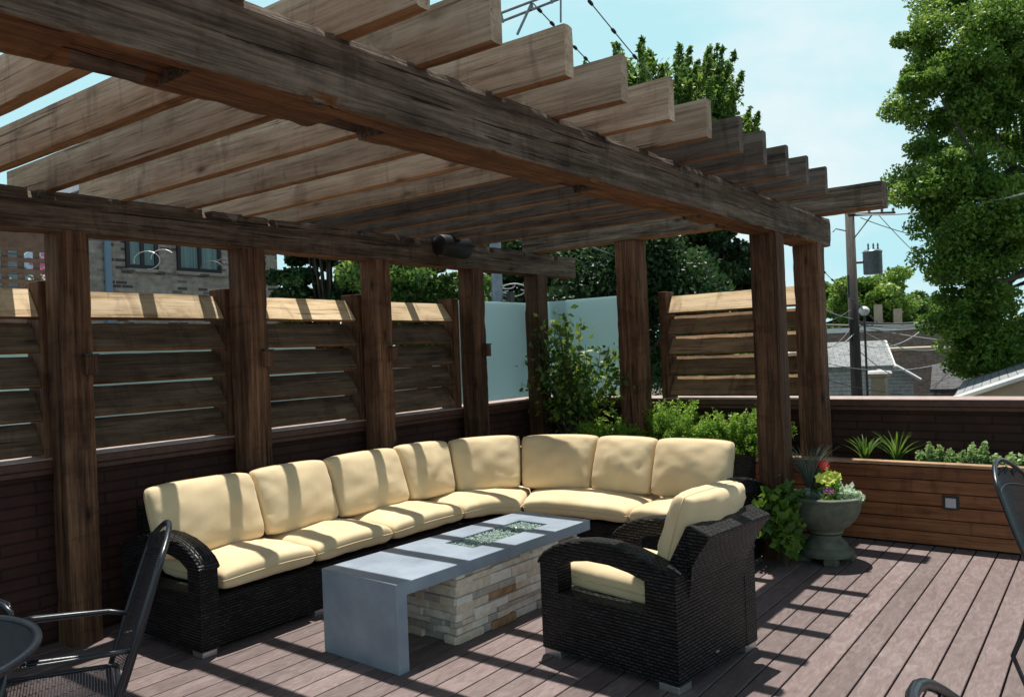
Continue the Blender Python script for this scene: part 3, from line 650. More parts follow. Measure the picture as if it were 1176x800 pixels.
# local x across 0..TW, y along 0..TL ; slab with opening for the tray
ox0, ox1, oy0, oy1 = 0.19, 0.43, 0.77, 1.50
xs_ = [0, ox0, ox1, TW]; ys_ = [0, .072, oy0, oy1, TL]; zs_ = [0, TZ - TT, TZ]
occ = {(a, b, c) for a in range(3) for b in range(4) for c in range(2) if (c == 1 and not (a == 1 and b == 2)) or (c == 0 and b == 0)}
mb = MB()
for (a, b, c) in occ:
    X_ = (xs_[a], xs_[a + 1]); Y_ = (ys_[b], ys_[b + 1]); Z_ = (zs_[c], zs_[c + 1])
    for ax_ in range(3):
        for sd_ in (-1, 1):
            nb = [a, b, c]; nb[ax_] += sd_
            if tuple(nb) in occ: continue
            k_ = 0 if sd_ < 0 else 1
            if ax_ == 0: q_ = [(X_[k_], Y_[0], Z_[0]), (X_[k_], Y_[1], Z_[0]), (X_[k_], Y_[1], Z_[1]), (X_[k_], Y_[0], Z_[1])]
            elif ax_ == 1: q_ = [(X_[0], Y_[k_], Z_[0]), (X_[1], Y_[k_], Z_[0]), (X_[1], Y_[k_], Z_[1]), (X_[0], Y_[k_], Z_[1])]
            else: q_ = [(X_[0], Y_[0], Z_[k_]), (X_[1], Y_[0], Z_[k_]), (X_[1], Y_[1], Z_[k_]), (X_[0], Y_[1], Z_[k_])]
            mb.add(q_, [(0, 1, 2, 3)])
me = mb.mesh('table_top'); bm = bmesh.new(); bm.from_mesh(me); bmesh.ops.remove_doubles(bm, verts=bm.verts, dist=1e-5); bmesh.ops.recalc_face_normals(bm, faces=bm.faces)
ed_ = [e_ for e_ in bm.edges if len(e_.link_faces) == 2 and e_.calc_face_angle(0) > R(30)]
bmesh.ops.bevel(bm, geom=ed_, offset=0.0035, segments=2, affect='EDGES', profile=0.5); bm.to_mesh(me); bm.free()
top = link('table_top', me, M_concrete, ft)
MB().box(ox0 + .001, ox1 - .001, oy0 + .001, oy1 - .001, TZ - TT + 0.003, TZ - 0.035).build('burner_tray', M_black, ft)
mb = MB()
for i in range(1500):
    r_ = random.uniform(.006, .014); c_ = Vector((random.uniform(ox0 + .014, ox1 - .014), random.uniform(oy0 + .014, oy1 - .014), TZ - 0.03 + random.uniform(0, .022)))
    rot = Matrix.Rotation(random.uniform(0, 6), 3, Vector((random.random() - .5, random.random() - .5, random.random() + .01)).normalized())
    pts = [c_ + rot @ (Vector(q) * r_) for q in ((1, 0, 0), (0, 1.2, 0), (-1, 0, 0), (0, -.8, 0), (0, 0, .8), (0, 0, -.8))]
    mb.add(pts, [(0, 1, 4), (1, 2, 4), (2, 3, 4), (3, 0, 4), (1, 0, 5), (2, 1, 5), (3, 2, 5), (0, 3, 5)])
fg = mb.build('fire_glass', M_fireglass, ft); fg['kind'] = 'stuff'
# ledge stone base: rows of thin stones with uneven faces
mb = MB(); sx0, sx1, sy0, sy1 = 0.10, 0.555, 0.47, 1.66; zt = TZ - TT - 0.002
mb.cur = 1; mb.box(sx0 + .03, sx1 - .03, sy0 + .03, sy1 - .03, 0, zt)
z = 0.0
while z < zt - .012:
    h = min(random.uniform(.026, .066), zt - z)
    if zt - z - h < .016: h = zt - z
    for side in range(4):
        L_ = (sy1 - sy0) if side in (0, 1) else (sx1 - sx0)
        q = 0.0
        while q < L_ - .001:
            l_ = min(random.uniform(.07, .30), L_ - q)
            if L_ - q - l_ < .04: l_ = L_ - q
            pr = random.uniform(0, .028); mb.cur = random.choices([0, 1, 2, 3], [5, 2.2, 0.55, 3.2])[0]
            s_ = .0012
            if side == 0: a = (sx1 - .05, sx1 - .01 + pr, sy0 + q + s_, sy0 + q + l_ - s_)
            elif side == 1: a = (sx0 + .01 - pr, sx0 + .05, sy0 + q + s_, sy0 + q + l_ - s_)
            elif side == 2: a = (sx0 + q + s_, sx0 + q + l_ - s_, sy0 + .01 - pr, sy0 + .05)
            else: a = (sx0 + q + s_, sx0 + q + l_ - s_, sy1 - .05, sy1 - .01 + pr)
            mb.bbox(*a, z + s_, z + h - s_, 0.003)
            q += l_
    z += h
sbm = mb.build('stone_base', STONES, ft)

# ------------------------------------------------------------------ patio chairs and table with metal mesh
def mesh_panel(P, nu, nv, r=0.0016):
    """woven wire panel; P(u,v) 0..1"""
    mb = MB()
    for i in range(nu + 1):
        u = i / nu; mb.tube([P(u, v / 10) for v in range(11)], r, 3)
    for j in range(nv + 1):
        v = j / nv; mb.tube([P(u / 8, v) for u in range(9)], r, 3)
    return mb
def patio_chair(label, loc, rz, spring=True):
    """faces local +x, origin on the floor under the seat centre"""
    e = empty('patio_chair', label, 'chair', loc, rz, 'dark metal mesh patio chairs')
    W2 = 0.255
    def back(u, v):
        hw = W2 * (0.86 + 0.10 * math.sin(v * math.pi * 0.9)); crown = 0.055 * (1 - (2 * u - 1) ** 2) * v ** 2
        return Vector((-0.20 - 0.16 * v - 0.05 * (1 - (2 * u - 1) ** 2), (2 * u - 1) * hw, 0.44 + 0.47 * v + crown))
    def seat(u, v):
        return Vector((-0.22 + 0.46 * v, (2 * u - 1) * (W2 - 0.02 + 0.015 * v), 0.425 + 0.02 * v - 0.02 * math.sin(math.pi * u) * math.sin(math.pi * v) - (0.04 * max(0, v - .85) / .15)))
    mesh_panel(back, 50, 56).build('back_mesh', M_darkmetal, e)
    mesh_panel(seat, 50, 46).build('seat_mesh', M_darkmetal, e)
    fr = [back(0, v / 12) for v in range(13)] + [back(u / 10, 1) + Vector((0, 0, 0.035 * math.sin(math.pi * u / 10))) for u in range(1, 10)] + [back(1, 1 - v / 12) for v in range(13)]
    f = MB(); f.tube(fr, 0.011, 8)
    mid = [back(u / 10, 0.86) for u in range(11)]; f.tube(mid, 0.006, 6)
    for k_ in range(5):        # scroll work under the crown
        cu = 0.18 + 0.16 * k_; c_ = back(cu, 0.95) + Vector((0, 0, .008))
        f.tube([c_ + Vector((0, 0.024 * math.cos(a) * (1 - a / 14), 0.024 * math.sin(a) * (1 - a / 14))) for a in [q * 0.6 for q in range(15)]], 0.004, 5)
    f.build('back_frame', M_darkmetal, e, smooth=True)
    f = MB(); ring = [seat(0, v / 8) for v in range(9)] + [seat(u / 8, 1) for u in range(1, 8)] + [seat(1, 1 - v / 8) for v in range(9)] + [seat(1 - u / 8, 0) for u in range(1, 8)]
    f.tube(ring, 0.010, 8, closed=True); f.build('seat_frame', M_darkmetal, e, smooth=True)
    for s_ in (-1, 1):
        a = MB(); yy = s_ * (W2 + 0.012)
        pts = [(-0.265, s_ * .235, 0.62), (-0.20, yy, 0.632), (-0.08, yy, 0.640), (0.06, yy, 0.648), (0.17, yy, 0.645), (0.225, yy, 0.625), (0.235, yy, 0.59), (0.215, yy, 0.53), (0.20, s_ * W2, 0.46), (0.20, s_ * (W2 - .01), 0.43)]
        a.tube(pts, [.009, .010, .012, .014, .014, .011, .009, .009, .009, .009], 8)
        a.tube([(p[0], p[1] + s_ * .03 * math.sin(math.pi * i / 4), p[2] + .002) for i, p in enumerate(pts[1:6])], 0.006, 6)
        a.tube([(0.21 + 0.03 * math.cos(q) * (1 - q / 9), yy, 0.605 + 0.03 * math.sin(q) * (1 - q / 9)) for q in [k_ * .55 for k_ in range(13)]], 0.005, 5)
        a.build('arm', M_darkmetal, e, smooth=True)
    if spring:                 # looped spring legs
        for s_ in (-1, 1):
            l_ = MB(); y_ = s_ * (W2 - 0.02)
            l_.tube([(-0.20, y_, 0.42), (-0.27, y_, 0.31), (-0.325, y_, 0.17), (-0.28, y_, 0.05), (-0.12, y_, 0.014), (0.05, y_, 0.012), (0.16, y_, 0.02), (0.23, y_, 0.08), (0.24, y_, 0.18), (0.18, y_, 0.27), (0.06, y_, 0.33), (-0.06, y_, 0.40)], 0.011, 8)
            l_.build('spring_leg', M_darkmetal, e, smooth=True)
        MB().tube([(-0.12, -W2 + .02, 0.02), (-0.12, W2 - .02, 0.02)], 0.009, 8).build('crossbar', M_darkmetal, e, smooth=True)
        MB().tube([(0.16, -W2 + .02, 0.024), (0.16, W2 - .02, 0.024)], 0.009, 8).build('crossbar', M_darkmetal, e, smooth=True)
    else:
        for sx in (-1, 1):
            for s_ in (-1, 1):
                MB().tube([(sx * 0.19, s_ * (W2 - .02), 0.42), (sx * 0.215, s_ * (W2 - .01), 0.2), (sx * 0.25, s_ * W2, 0.0)], [.011, .01, .009], 8).build('leg', M_darkmetal, e, smooth=True)
    return e
def face(frm, to): return math.atan2(to[1] - frm[1], to[0] - frm[0])
TC = (-3.09, 0.68)
patio_chair('dark mesh patio chair seen edge on, between round table and sofa arm', (-3.07, 1.23, 0), face((-3.07, 1.23), (-3.24, 0.86)), spring=False)
patio_chair('dark mesh patio chair at the left picture edge beyond the round table', (-3.80, 1.02, 0), face((-3.80, 1.02), (-3.05, 1.10)), spring=False)
patio_chair('dark high backed patio chair with looped spring legs in front of the planter', (-0.06, 4.29, 0), R(-8))
patio_chair('dark patio chair with only its arched back top showing at bottom right', (0.115, 1.49, 0), R(5))
e = empty('patio_table', 'round dark metal mesh patio table at the left edge', 'table', (*TC, 0))
TR = 0.49
mb = MB(); st = 0.0085; k = -TR
while k < TR:
    h = math.sqrt(max(0, TR * TR - k * k)) - .004
    if h > .01:
        mb.box(k, k + .0034, -h, h, 0.706, 0.710); mb.box(-h, h, k, k + .0034, 0.7035, 0.7075)
    k += st
mb.build('mesh_top', M_darkmetal, e)
mb = MB(); mb.lathe([(TR - .012, 0.700), (TR + .004, 0.697), (TR + .014, 0.706), (TR + .012, 0.719), (TR - .002, 0.722), (TR - .012, 0.716)], 72); mb.f = mb.f[:-2] if False else mb.f
me = bpy.data.meshes.new('rim'); rr_ = [[(r * math.cos(q), r * math.sin(q), z) for r, z in [(TR - .014, 0.698), (TR + .004, 0.694), (TR + .014, 0.704), (TR + .012, 0.719), (TR - .002, 0.723), (TR - .014, 0.716)]] for q in [2 * math.pi * j / 72 for j in range(72)]]
MB().rings(rr_, closed=True).build('rim', M_darkmetal, e, smooth=True)
for k_ in range(4):
    a = math.pi / 4 + k_ * math.pi / 2; c_, s_ = math.cos(a), math.sin(a)
    MB().tube([(c_ * .44, s_ * .44, .70), (c_ * .40, s_ * .40, .5), (c_ * .30, s_ * .30, .3), (c_ * .34, s_ * .34, .12), (c_ * .42, s_ * .42, 0)], .012, 8).build('leg', M_darkmetal, e, smooth=True)

# ------------------------------------------------------------------ foliage
def leaves(name, C, size, mat_, parent=None, normals=None, aspect=1.9, up_bias=0.4, tones=None, bend=True):
    """C (n,3) leaf centres -> one mesh of small folded leaves"""
    n = len(C); C = np.asarray(C, float)
    sz = size * rng.uniform(0.6, 1.3, n)[:, None]
    nn = rng.normal(size=(n, 3)) if normals is None else np.asarray(normals) + rng.normal(size=(n, 3)) * 0.45
    nn[:, 2] += up_bias; nn /= np.linalg.norm(nn, axis=1)[:, None]
    a = rng.normal(size=(n, 3)); a -= (a * nn).sum(1)[:, None] * nn; a /= np.linalg.norm(a, axis=1)[:, None]
    b = np.cross(nn, a)
    ln = sz * aspect / 2; wd = sz / 2
    V = np.stack([C - a * ln, C - b * wd + nn * wd * .25, C + a * ln, C + b * wd + nn * wd * .25], 1).reshape(-1, 3)
    me = bpy.data.meshes.new(name)
    me.vertices.add(n * 4); me.vertices.foreach_set('co', V.astype('f').ravel())
    idx = np.arange(n * 4).reshape(n, 4); tri = np.concatenate([idx[:, [0, 1, 2]], idx[:, [0, 2, 3]]], 1).reshape(-1, 3)
    me.loops.add(len(tri) * 3); me.loops.foreach_set('vertex_index', tri.ravel().astype('i'))
    me.polygons.add(len(tri)); me.polygons.foreach_set('loop_start', np.arange(0, len(tri) * 3, 3).astype('i')); me.polygons.foreach_set('loop_total', np.full(len(tri), 3, 'i'))
    t_ = rng.uniform(0, 1, n) if tones is None else tones
    at_ = me.attributes.new('tone', 'FLOAT', 'FACE'); at_.data.foreach_set('value', np.repeat(t_, 2).astype('f'))
    me.update(calc_edges=True); me.validate()
    return link(name, me, mat_, parent, uv=False)
def tree(label, base, crown_c, rad, nclump, nleaf, lsize, lm, group=None, trunk_r=0.2, flat=0.6, clump_r=None, name='tree', spiky=0, seed=0, sub=None):
    """base on the ground; crown_c centre; rad radii"""
    r_ = np.random.default_rng(seed); base = Vector(base); cc = Vector(crown_c)
    e = empty(name, label, 'tree', base, 0, group)
    cl = cc - base
    d = r_.normal(size=(nclump, 3)); d /= np.linalg.norm(d, axis=1)[:, None]
    rr = r_.uniform(0.35, 1.0, nclump) ** 0.55
    lob = np.array([0.80 + 0.42 * noise.noise(Vector(tuple(q * 1.6 + seed))) for q in d])
    K = d * (rr * lob)[:, None] * np.array(rad)
    if sub is not None: K = sub(K)
    cr = clump_r or (min(rad) * 0.26)
    pts = []; tn = []; nl = max(1, nleaf // len(K))
    for k_ in K:
        q = r_.normal(size=(nl, 3)); q /= np.linalg.norm(q, axis=1)[:, None]
        s_ = cr * r_.uniform(0.6, 1.35)
        q = q * (r_.uniform(0.15, 1, nl) ** 0.5)[:, None] * s_ * np.array([1, 1, flat])
        pts.append(k_ + q); tn.append(np.clip(r_.uniform(0.2, 0.8) + r_.normal(size=nl) * .18, 0, 1))
    if spiky:
        for i in range(spiky):        # upright leafy shoots breaking the outline
            th = r_.uniform(0, 2 * math.pi); el = r_.uniform(-0.2, 1.0) ** 1; rr_ = math.cos(el * 1.3)
            p0 = np.array([math.cos(th) * rr_ * rad[0], math.sin(th) * rr_ * rad[1], math.sin(max(el, -.2) * 1.45) * rad[2]]) * r_.uniform(.55, .86)
            L_ = r_.uniform(.6, 1.5); dr = np.array([math.cos(th) * .38, math.sin(th) * .38, 1.0]); dr /= np.linalg.norm(dr)
            m_ = int(nl * .42); t_ = r_.uniform(0, 1, m_)
            pts.append(p0 + dr * (t_ * L_)[:, None] + r_.normal(size=(m_, 3)) * (0.15 * (1.08 - t_))[:, None]); tn.append(np.clip(r_.normal(.6, .2, m_), 0, 1))
    PP = np.concatenate(pts) + np.array(cl)
    leaves('crown', PP, lsize, lm, e, tones=np.concatenate(tn))
    mb = MB(); h = cl.z
    mb.tube([(0, 0, 0), (cl.x * .05, cl.y * .05, h * .35), (cl.x * .5, cl.y * .5, h * .75), (cl.x, cl.y, h + rad[2] * .4)], [trunk_r, trunk_r * .8, trunk_r * .6, trunk_r * .15], 10)
    for k_ in K[::max(1, len(K) // 34)]:
        t_ = Vector(k_) + cl; s_ = Vector((cl.x * .5, cl.y * .5, h * .7)).lerp(Vector((cl.x, cl.y, h + rad[2] * .3)), r_.uniform(0, .8))
        md = s_.lerp(t_, .5) + Vector((0, 0, -.1 * (t_ - s_).length))
        mb.tube([s_, md, t_], [trunk_r * .32, trunk_r * .2, trunk_r * .05], 6)
    mb.build('trunk', M_bark, e, smooth=True)
    return e
def G(p): return (p.x, p.y, GZ)
GT = 'trees standing behind the terrace'
c = at(762, 215, 18); tree('tall tree with upright leafy tips against the sky above the pergola', G(c), c, (2.1, 2.1, 2.7), 120, 70000, .070, L_tree, GT, .22, spiky=190, clump_r=.40, seed=3)
c = at(700, 330, 15.5); tree('dense dark tree behind the glass screen and the middle post', G(c), c, (2.3, 2.1, 2.2), 150, 75000, .065, L_tree_dark, GT, .2, seed=4)
c = at(815, 325, 17); tree('dense dark tree behind the sunlit louvered panel', G(c), c, (1.15, 2.0, 2.1), 130, 60000, .065, L_tree_dark, GT, .2, seed=5)
c = at(600, 335, 17); tree('loose green tree behind the steel pole and left glass screen', G(c), c, (2.0, 2.0, 2.0), 100, 40000, .065, L_tree_dark, GT, .2, seed=6)
c = at(480, 320, 14); tree('sparse glinting tree seen between third and fourth left posts', G(c), c, (1.5, 1.5, 1.6), 80, 30000, .06, L_tree, GT, .15, seed=7)
c = at(378, 345, 15); tree('dark dense tree beside the pale brick house', G(c), c, (.85, 1.5, 2.4), 150, 70000, .06, L_tree_dark, GT, .15, seed=8)
c = at(1190, 190, 21)
def lobes(K):
    r9 = np.random.default_rng(77); ex = []
    for (px, py, d_, rr_, nn_) in ((1100, 30, 21, 1.5, 30), (1075, 110, 20.5, 1.1, 26), (1080, 205, 20, 1.15, 30), (1100, 285, 20, 1.1, 26), (1112, 355, 20.5, 1.0, 24), (1128, 402, 21, .8, 18), (1165, 400, 21.5, 1.0, 24), (1150, 60, 20, 1.4, 30), (1145, 250, 19.5, 1.4, 30)):
        q = np.array(at(px, py, d_) - c); z = r9.normal(size=(nn_, 3)); z /= np.linalg.norm(z, axis=1)[:, None]
        ex.append(q + z * rr_ * (r9.uniform(.3, 1, nn_) ** .5)[:, None] * np.array([1, 1, .8]))
    return np.concatenate([K] + ex)
tree('large bright green tree filling the right side above the roofs', G(c + Vector((.6, .4, 0))), c, (2.9, 2.9, 4.8), 170, 190000, .066, L_locust, GT, .32, flat=.72, clump_r=.47, seed=9, sub=lobes)
c = at(998, 348, 48); tree('distant round green tree behind the utility pole', G(c), c, (3.4, 3.4, 2.2), 80, 20000, .16, L_locust, GT, .3, seed=11)
c = at(935, 372, 55); tree('distant low tree left of the utility pole', G(c), c, (3.2, 3.2, 2.0), 60, 12000, .17, L_tree, GT, .3, seed=12)
c = at(1060, 365, 55); tree('distant low tree right of the utility pole', G(c), c, (3.5, 3.5, 2.4), 60, 12000, .17, L_tree, GT, .3, seed=13)
# far wood along the horizon
pts = []
for i in range(260):
    a = R(rng.uniform(60, 200)); d_ = rng.uniform(95, 150); cx, cy = math.cos(a) * d_, math.sin(a) * d_; hh = rng.uniform(3.5, 6.0)
    q = rng.normal(size=(90, 3)) * np.array([3, 3, 1.6]) + np.array([cx, cy, GZ + hh * .6]); pts.append(q)
fw = leaves('distant_trees', np.concatenate(pts), 0.8, L_tree); tag(fw, 'far hazy band of trees along the horizon', 'trees', kind='stuff')

# sparse shrub in the corner planter
e = empty('leafy_shrub', 'sparse shrub with sunlit yellow green leaves in front of the glass screens', 'shrub', (-4.45, 6.85, 0.57))
mb = MB(); pts = []; nrm = []
rs = np.random.default_rng(21)
for i in range(34):
    th = rs.uniform(0, 6.28); sp = rs.uniform(.05, .66); L_ = rs.uniform(.8, 1.5) * (1 - .25 * sp)
    p0 = Vector((math.cos(th) * .06, math.sin(th) * .05, 0)); p1 = Vector((math.cos(th) * sp * .55, math.sin(th) * sp * .30, L_ * .55)); p2 = Vector((math.cos(th) * sp * 1.0, math.sin(th) * sp * .45 - .05, L_))
    path = [p0, p0.lerp(p1, .5) + Vector((0, 0, .03)), p1, p1.lerp(p2, .5) + Vector((rs.normal() * .02, 0, .03)), p2]
    mb.tube(path, [.007, .006, .005, .0035, .002], 5)
    for k_ in range(56):
        t_ = rs.uniform(.22, 1.0) ** .8; q = p0.lerp(p1, min(1, t_ * 2)) if t_ < .5 else p1.lerp(p2, (t_ - .5) * 2)
        pts.append(np.array(q) + rs.normal(size=3) * np.array([.065, .055, .05]))
mb.build('stems', M_bark, e, smooth=True)
leaves('foliage', np.array(pts), .046, L_shrub, e, aspect=1.7)
# junipers
def juniper(label, loc, rx, ry_, rz_, n, seed):
    r_ = np.random.default_rng(seed); e = empty('juniper', label, 'shrub', loc, 0, 'low green junipers behind the sofa')
    P = []; T = []; Nn = []
    mb = MB()
    for i in range(n):
        th = r_.uniform(0, 6.28); el = r_.uniform(.05, 1.2); d_ = np.array([math.cos(th) * math.cos(el) * rx, math.sin(th) * math.cos(el) * ry_, math.sin(el) * rz_]) * r_.uniform(.7, 1.08)
        if i % 4 == 0: mb.tube([(0, 0, 0), tuple(d_ * .5 + np.array([0, 0, .03])), tuple(d_)], [.006, .004, .001], 4)
        m_ = 70; t_ = r_.uniform(.45, 1.0, m_); q = d_ * t_[:, None] + np.array([0, 0, 1]) * (np.sin(t_ * 3) * .03)[:, None] + r_.normal(size=(m_, 3)) * .016
        q[:, 2] = np.maximum(q[:, 2], .0); P.append(q); T.append(np.clip(t_ * .9 + r_.normal(size=m_) * .1 - .1, 0, 1))
    mb.build('stems', M_bark, e)
    leaves('foliage', np.concatenate(P), .011, L_jun, e, aspect=3.2, tones=np.concatenate(T))
juniper('feathery low juniper between the shrub and the middle post', (-4.0, 6.72, .56), .50, .28, .38, 170, 1)
juniper('tall feathery juniper right of the middle post behind the sofa', (-3.30, 6.82, .56), .46, .28, .54, 190, 2)
juniper('wide juniper behind the right half of the sofa', (-2.72, 6.80, .56), .50, .28, .47, 190, 3)
juniper('bright juniper tuft between the two right posts', (-2.28, 6.55, .60), .18, .12, .42, 60, 4)
# planter plants
def strap(label, loc, n, h, sp, seed, m_=None, name='strap_leaf_plant', wd=.011, group='tufted plants in the long planter'):
    r_ = np.random.default_rng(seed); e = empty(name, label, 'plant', loc, 0, group); mb = MB(); 
    for i in range(n):
        th = r_.uniform(0, 6.28); o_ = r_.uniform(.2, 1) * sp; L_ = h * r_.uniform(.65, 1.1); dx, dy = math.cos(th), math.sin(th)
        pr_ = []
        for k_ in range(6):
            t_ = k_ / 5; pr_.append(Vector((dx * (o_ * t_ ** 1.8 + .012), dy * (o_ * t_ ** 1.8 + .012), L_ * (t_ - .18 * t_ ** 3))))
        sd = Vector((-dy, dx, 0)); sd.rotate(Matrix.Rotation(r_.uniform(-.8, .8), 3, 'Z'))
        vs = []
        for k_, p_ in enumerate(pr_):
            w_ = wd * (1 - (k_ / 5) ** 2.2) + .0005; vs += [p_ - sd * w_, p_ + Vector((dx, dy, 0)) * w_ * -.35, p_ + sd * w_]
        mb.add(vs, [(k_ * 3 + j, k_ * 3 + j + 1, k_ * 3 + j + 4, k_ * 3 + j + 3) for k_ in range(5) for j in range(2)])
    o = link('leaves', mb.mesh('leaves'), m_ or L_grass, e, smooth=True)
    return e
strap('tuft of arching strap leaves in the planter beside the urn', (-1.68, 6.93, .57), 26, .27, .20, 1)
strap('larger tuft of strap leaves in the long planter', (-1.44, 6.93, .57), 34, .31, .24, 2)
def low(label, loc, r, h, seed, n=520, m_=None, size=.026, group='low pale plants in the long planter', name='low_plant'):
    r_ = np.random.default_rng(seed); e = empty(name, label, 'plant', loc, 0, group)
    q = r_.normal(size=(n, 3)); q /= np.linalg.norm(q, axis=1)[:, None]; q[:, 2] = abs(q[:, 2]); q *= (r_.uniform(.4, 1, n) ** .5)[:, None] * (1 + .25 * np.sin(q[:, 0] * 9 + seed))[:, None] * np.array([r, r * .75, h])
    leaves('foliage', q, size, m_ or L_sedum, e, aspect=1.5, tones=np.clip(q[:, 2] / h, 0, 1) * .8)
    mb = MB()
    for k_ in range(6): mb.tube([(0, 0, 0), tuple(q[k_] * .9)], [.005, .002], 4)
    mb.build('stems', M_bark, e)
    return e
for i, (xx, r_, h_) in enumerate([(-1.18, .085, .13), (-1.02, .10, .10), (-.86, .10, .14), (-.68, .11, .09), (-.50, .11, .10), (-.33, .10, .09), (-.13, .12, .11), (.2, .12, .1), (.5, .12, .12)]):
    lab = ['small pale green plant next to the larger strap leaf tuft', 'pale green mound second along from the strap leaf tuft', 'taller pale green mound above the square planter light', 'flat pale green mound right of the planter light', 'pale green mound above the high backed chair top', 'flat pale green mound at the right picture edge', 'pale green mound just past the picture edge', 'low pale mound farther along the planter', 'low pale mound at the planter middle'][i]
    low(lab, (xx, 6.88, .57), r_ * 1.15, h_ * 1.3, i + 3, n=640)
# urn with flowers
U = (-1.73, 5.93)
e = empty('stone_urn', 'mossy grey stone urn on a footed base beside the hardwood planter', 'urn', (*U, 0))
prof = [(.02, .115), (.10, .118), (.125, .13), (.12, .15), (.16, .19), (.205, .25), (.235, .32), (.252, .40), (.256, .45), (.272, .455), (.276, .475), (.262, .485), (.235, .482), (.225, .44), (.02, .42)]
prof = [(r_ if .03 < z_ < 9 else r_, .20 + (z_ - .115) * .76) for r_, z_ in prof]
autosmooth(MB().lathe(prof, 48).build('bowl', M_urn, e), 50)
ped = MB(); ped.lathe([(.02, .05), (.185, .05), (.19, .075), (.175, .095), (.15, .11), (.145, .135), (.12, .155), (.105, .175), (.11, .1985), (.02, .199)], 48); autosmooth(ped.build('pedestal', M_urn, e), 40)
for k_ in range(4):
    a = R(28) + k_ * math.pi / 2; MB().bbox(math.cos(a) * .15 - .045, math.cos(a) * .15 + .045, math.sin(a) * .15 - .045, math.sin(a) * .15 + .045, 0, .0495, .01).build('foot', M_urn, e)
MB().lathe([(.01, .43), (.222, .435), (.2, .450), (.01, .455)], 32).build('soil', M_soil, e)
strap('silvery arching grass in the stone urn', (U[0] - .10, U[1], .455), 120, .44, .24, 8, L_silver, 'ornamental_grass', .0028, None)
def flower_plant(label, loc, pet, n, pr, h, spread, seed, lm=None, name='flowering_plant', nl=160):
    r_ = np.random.default_rng(seed); e = empty(name, label, 'flower', loc)
    st = MB(); L_ = []
    for i in range(n):
        a = r_.uniform(0, 6.28); s_ = r_.uniform(0, spread); tip = Vector((math.cos(a) * s_, math.sin(a) * s_, h * r_.uniform(.8, 1.1)))
        st.tube([(0, 0, 0), (tip.x * .3, tip.y * .3, tip.z * .6), tip], [.004, .003, .002], 5)
        fl = MB(); fwd = Vector((.5 + r_.normal() * .2, -.8 + r_.normal() * .2, .5)).normalized(); a1 = fwd.orthogonal().normalized(); a2 = fwd.cross(a1)
        for k_ in range(6):
            q = k_ * math.pi / 3; d1 = a1 * math.cos(q) + a2 * math.sin(q); d2 = a1 * math.cos(q + 1.57) + a2 * math.sin(q + 1.57)
            fl.add([tip, tip + d1 * pr * .6 + d2 * pr * .42 + fwd * pr * .25, tip + d1 * pr + fwd * pr * .15, tip + d1 * pr * .6 - d2 * pr * .42 + fwd * pr * .25], [(0, 1, 2, 3)])
        fl.build('flower', pet, e)
    st.build('stems', M_bark, e)
    q = r_.normal(size=(nl, 3)) * np.array([spread * .6, spread * .6, h * .22]) + np.array([0, 0, h * .4]); q[:, 2] = np.maximum(q[:, 2], .005)
    leaves('foliage', q, .034, lm or L_grass, e, aspect=1.6)
    return e
uz = .455
flower_plant('red flowering plant at the back of the stone urn', (U[0] + .00, U[1] + .05, uz), P_red, 6, .038, .25, .07, 1)
flower_plant('lime yellow flowering plant in the middle of the stone urn', (U[0] + .06, U[1] - .04, uz), P_yellow, 7, .045, .15, .08, 2)
flower_plant('purple flowering plant low in the stone urn', (U[0] + .07, U[1] - .13, uz), P_purple, 4, .028, .07, .05, 3, nl=60)
low('white and green variegated plant at the right rim of the urn', (U[0] + .175, U[1] - .05, uz), .085, .11, 31, 260, L_white, .03, None, 'variegated_plant')
low('small mottled ground plant at the front rim of the urn', (U[0] - .08, U[1] - .15, uz), .11, .07, 32, 260, L_silver, .026, None, 'variegated_plant')
# trailing leafy plant left of the urn
r_ = np.random.default_rng(5); e = empty('leafy_plant', 'bushy bright green plant between the right post and the urn', 'plant', (-1.93, 5.63, 0.0))
q = []
mb = MB()
for i in range(34):
    a = r_.uniform(0, 6.28); s_ = r_.uniform(.02, .125); z_ = r_.uniform(.15, .55); mb.tube([(0, 0, .0), (math.cos(a) * s_ * .6, math.sin(a) * s_ * .6, z_ * .7), (math.cos(a) * s_, math.sin(a) * s_, z_)], [.005, .004, .002], 5)
    q.append(np.array([math.cos(a) * s_, math.sin(a) * s_, z_]) + r_.normal(size=(26, 3)) * .035)
mb.build('stems', M_bark, e); leaves('foliage', np.concatenate(q), .055, L_locust, e, aspect=1.5)

# ------------------------------------------------------------------ neighbouring buildings
def window(parent, x, y0, y1, z0, z1, panes=2, axis='x', out=0.06):
    """window in a wall facing +x at plane x"""
    f = MB(); t_ = .09
    f.box(x - .05, x + out, y0, y1, z0, z0 + t_); f.box(x - .05, x + out, y0, y1, z1 - t_, z1)
    n_ = panes; wy = (y1 - y0)
    for k_ in range(n_ + 1):
        yy = y0 + wy * k_ / n_; yy = min(max(yy, y0 + t_ / 2), y1 - t_ / 2); f.box(x - .049, x + out + .003, yy - t_ / 2 + .001, yy + t_ / 2 - .001, z0 + t_, z1 - t_)
    fr = f.build('window', M_navy, parent)
    MB().box(x + .001, x + .010, y0 + .02, y1 - .02, z0 + .02, z1 - .02).build('pane', M_curtain, fr)
    MB().box(x, x + .12, y0 - .08, y1 + .08, z0 - .08, z0 - .003).build('sill', M_pale_brick, parent)
    return fr
XB = -18.0
e = empty('brick_house', 'pale brick house with two dark framed windows behind the left fence', 'house', (0, 0, 0))
MB().box(-26, XB, 8.35, 13.3, GZ, 5.55).build('wall', M_pale_brick, e)
MB().box(-26.1, XB + .12, 8.25, 13.4, 5.55, 5.75).build('parapet', M_white, e)
window(e, XB, 9.15, 9.92, 3.86, 4.75, 2); window(e, XB, 10.40, 11.58, 3.86, 4.80, 2)
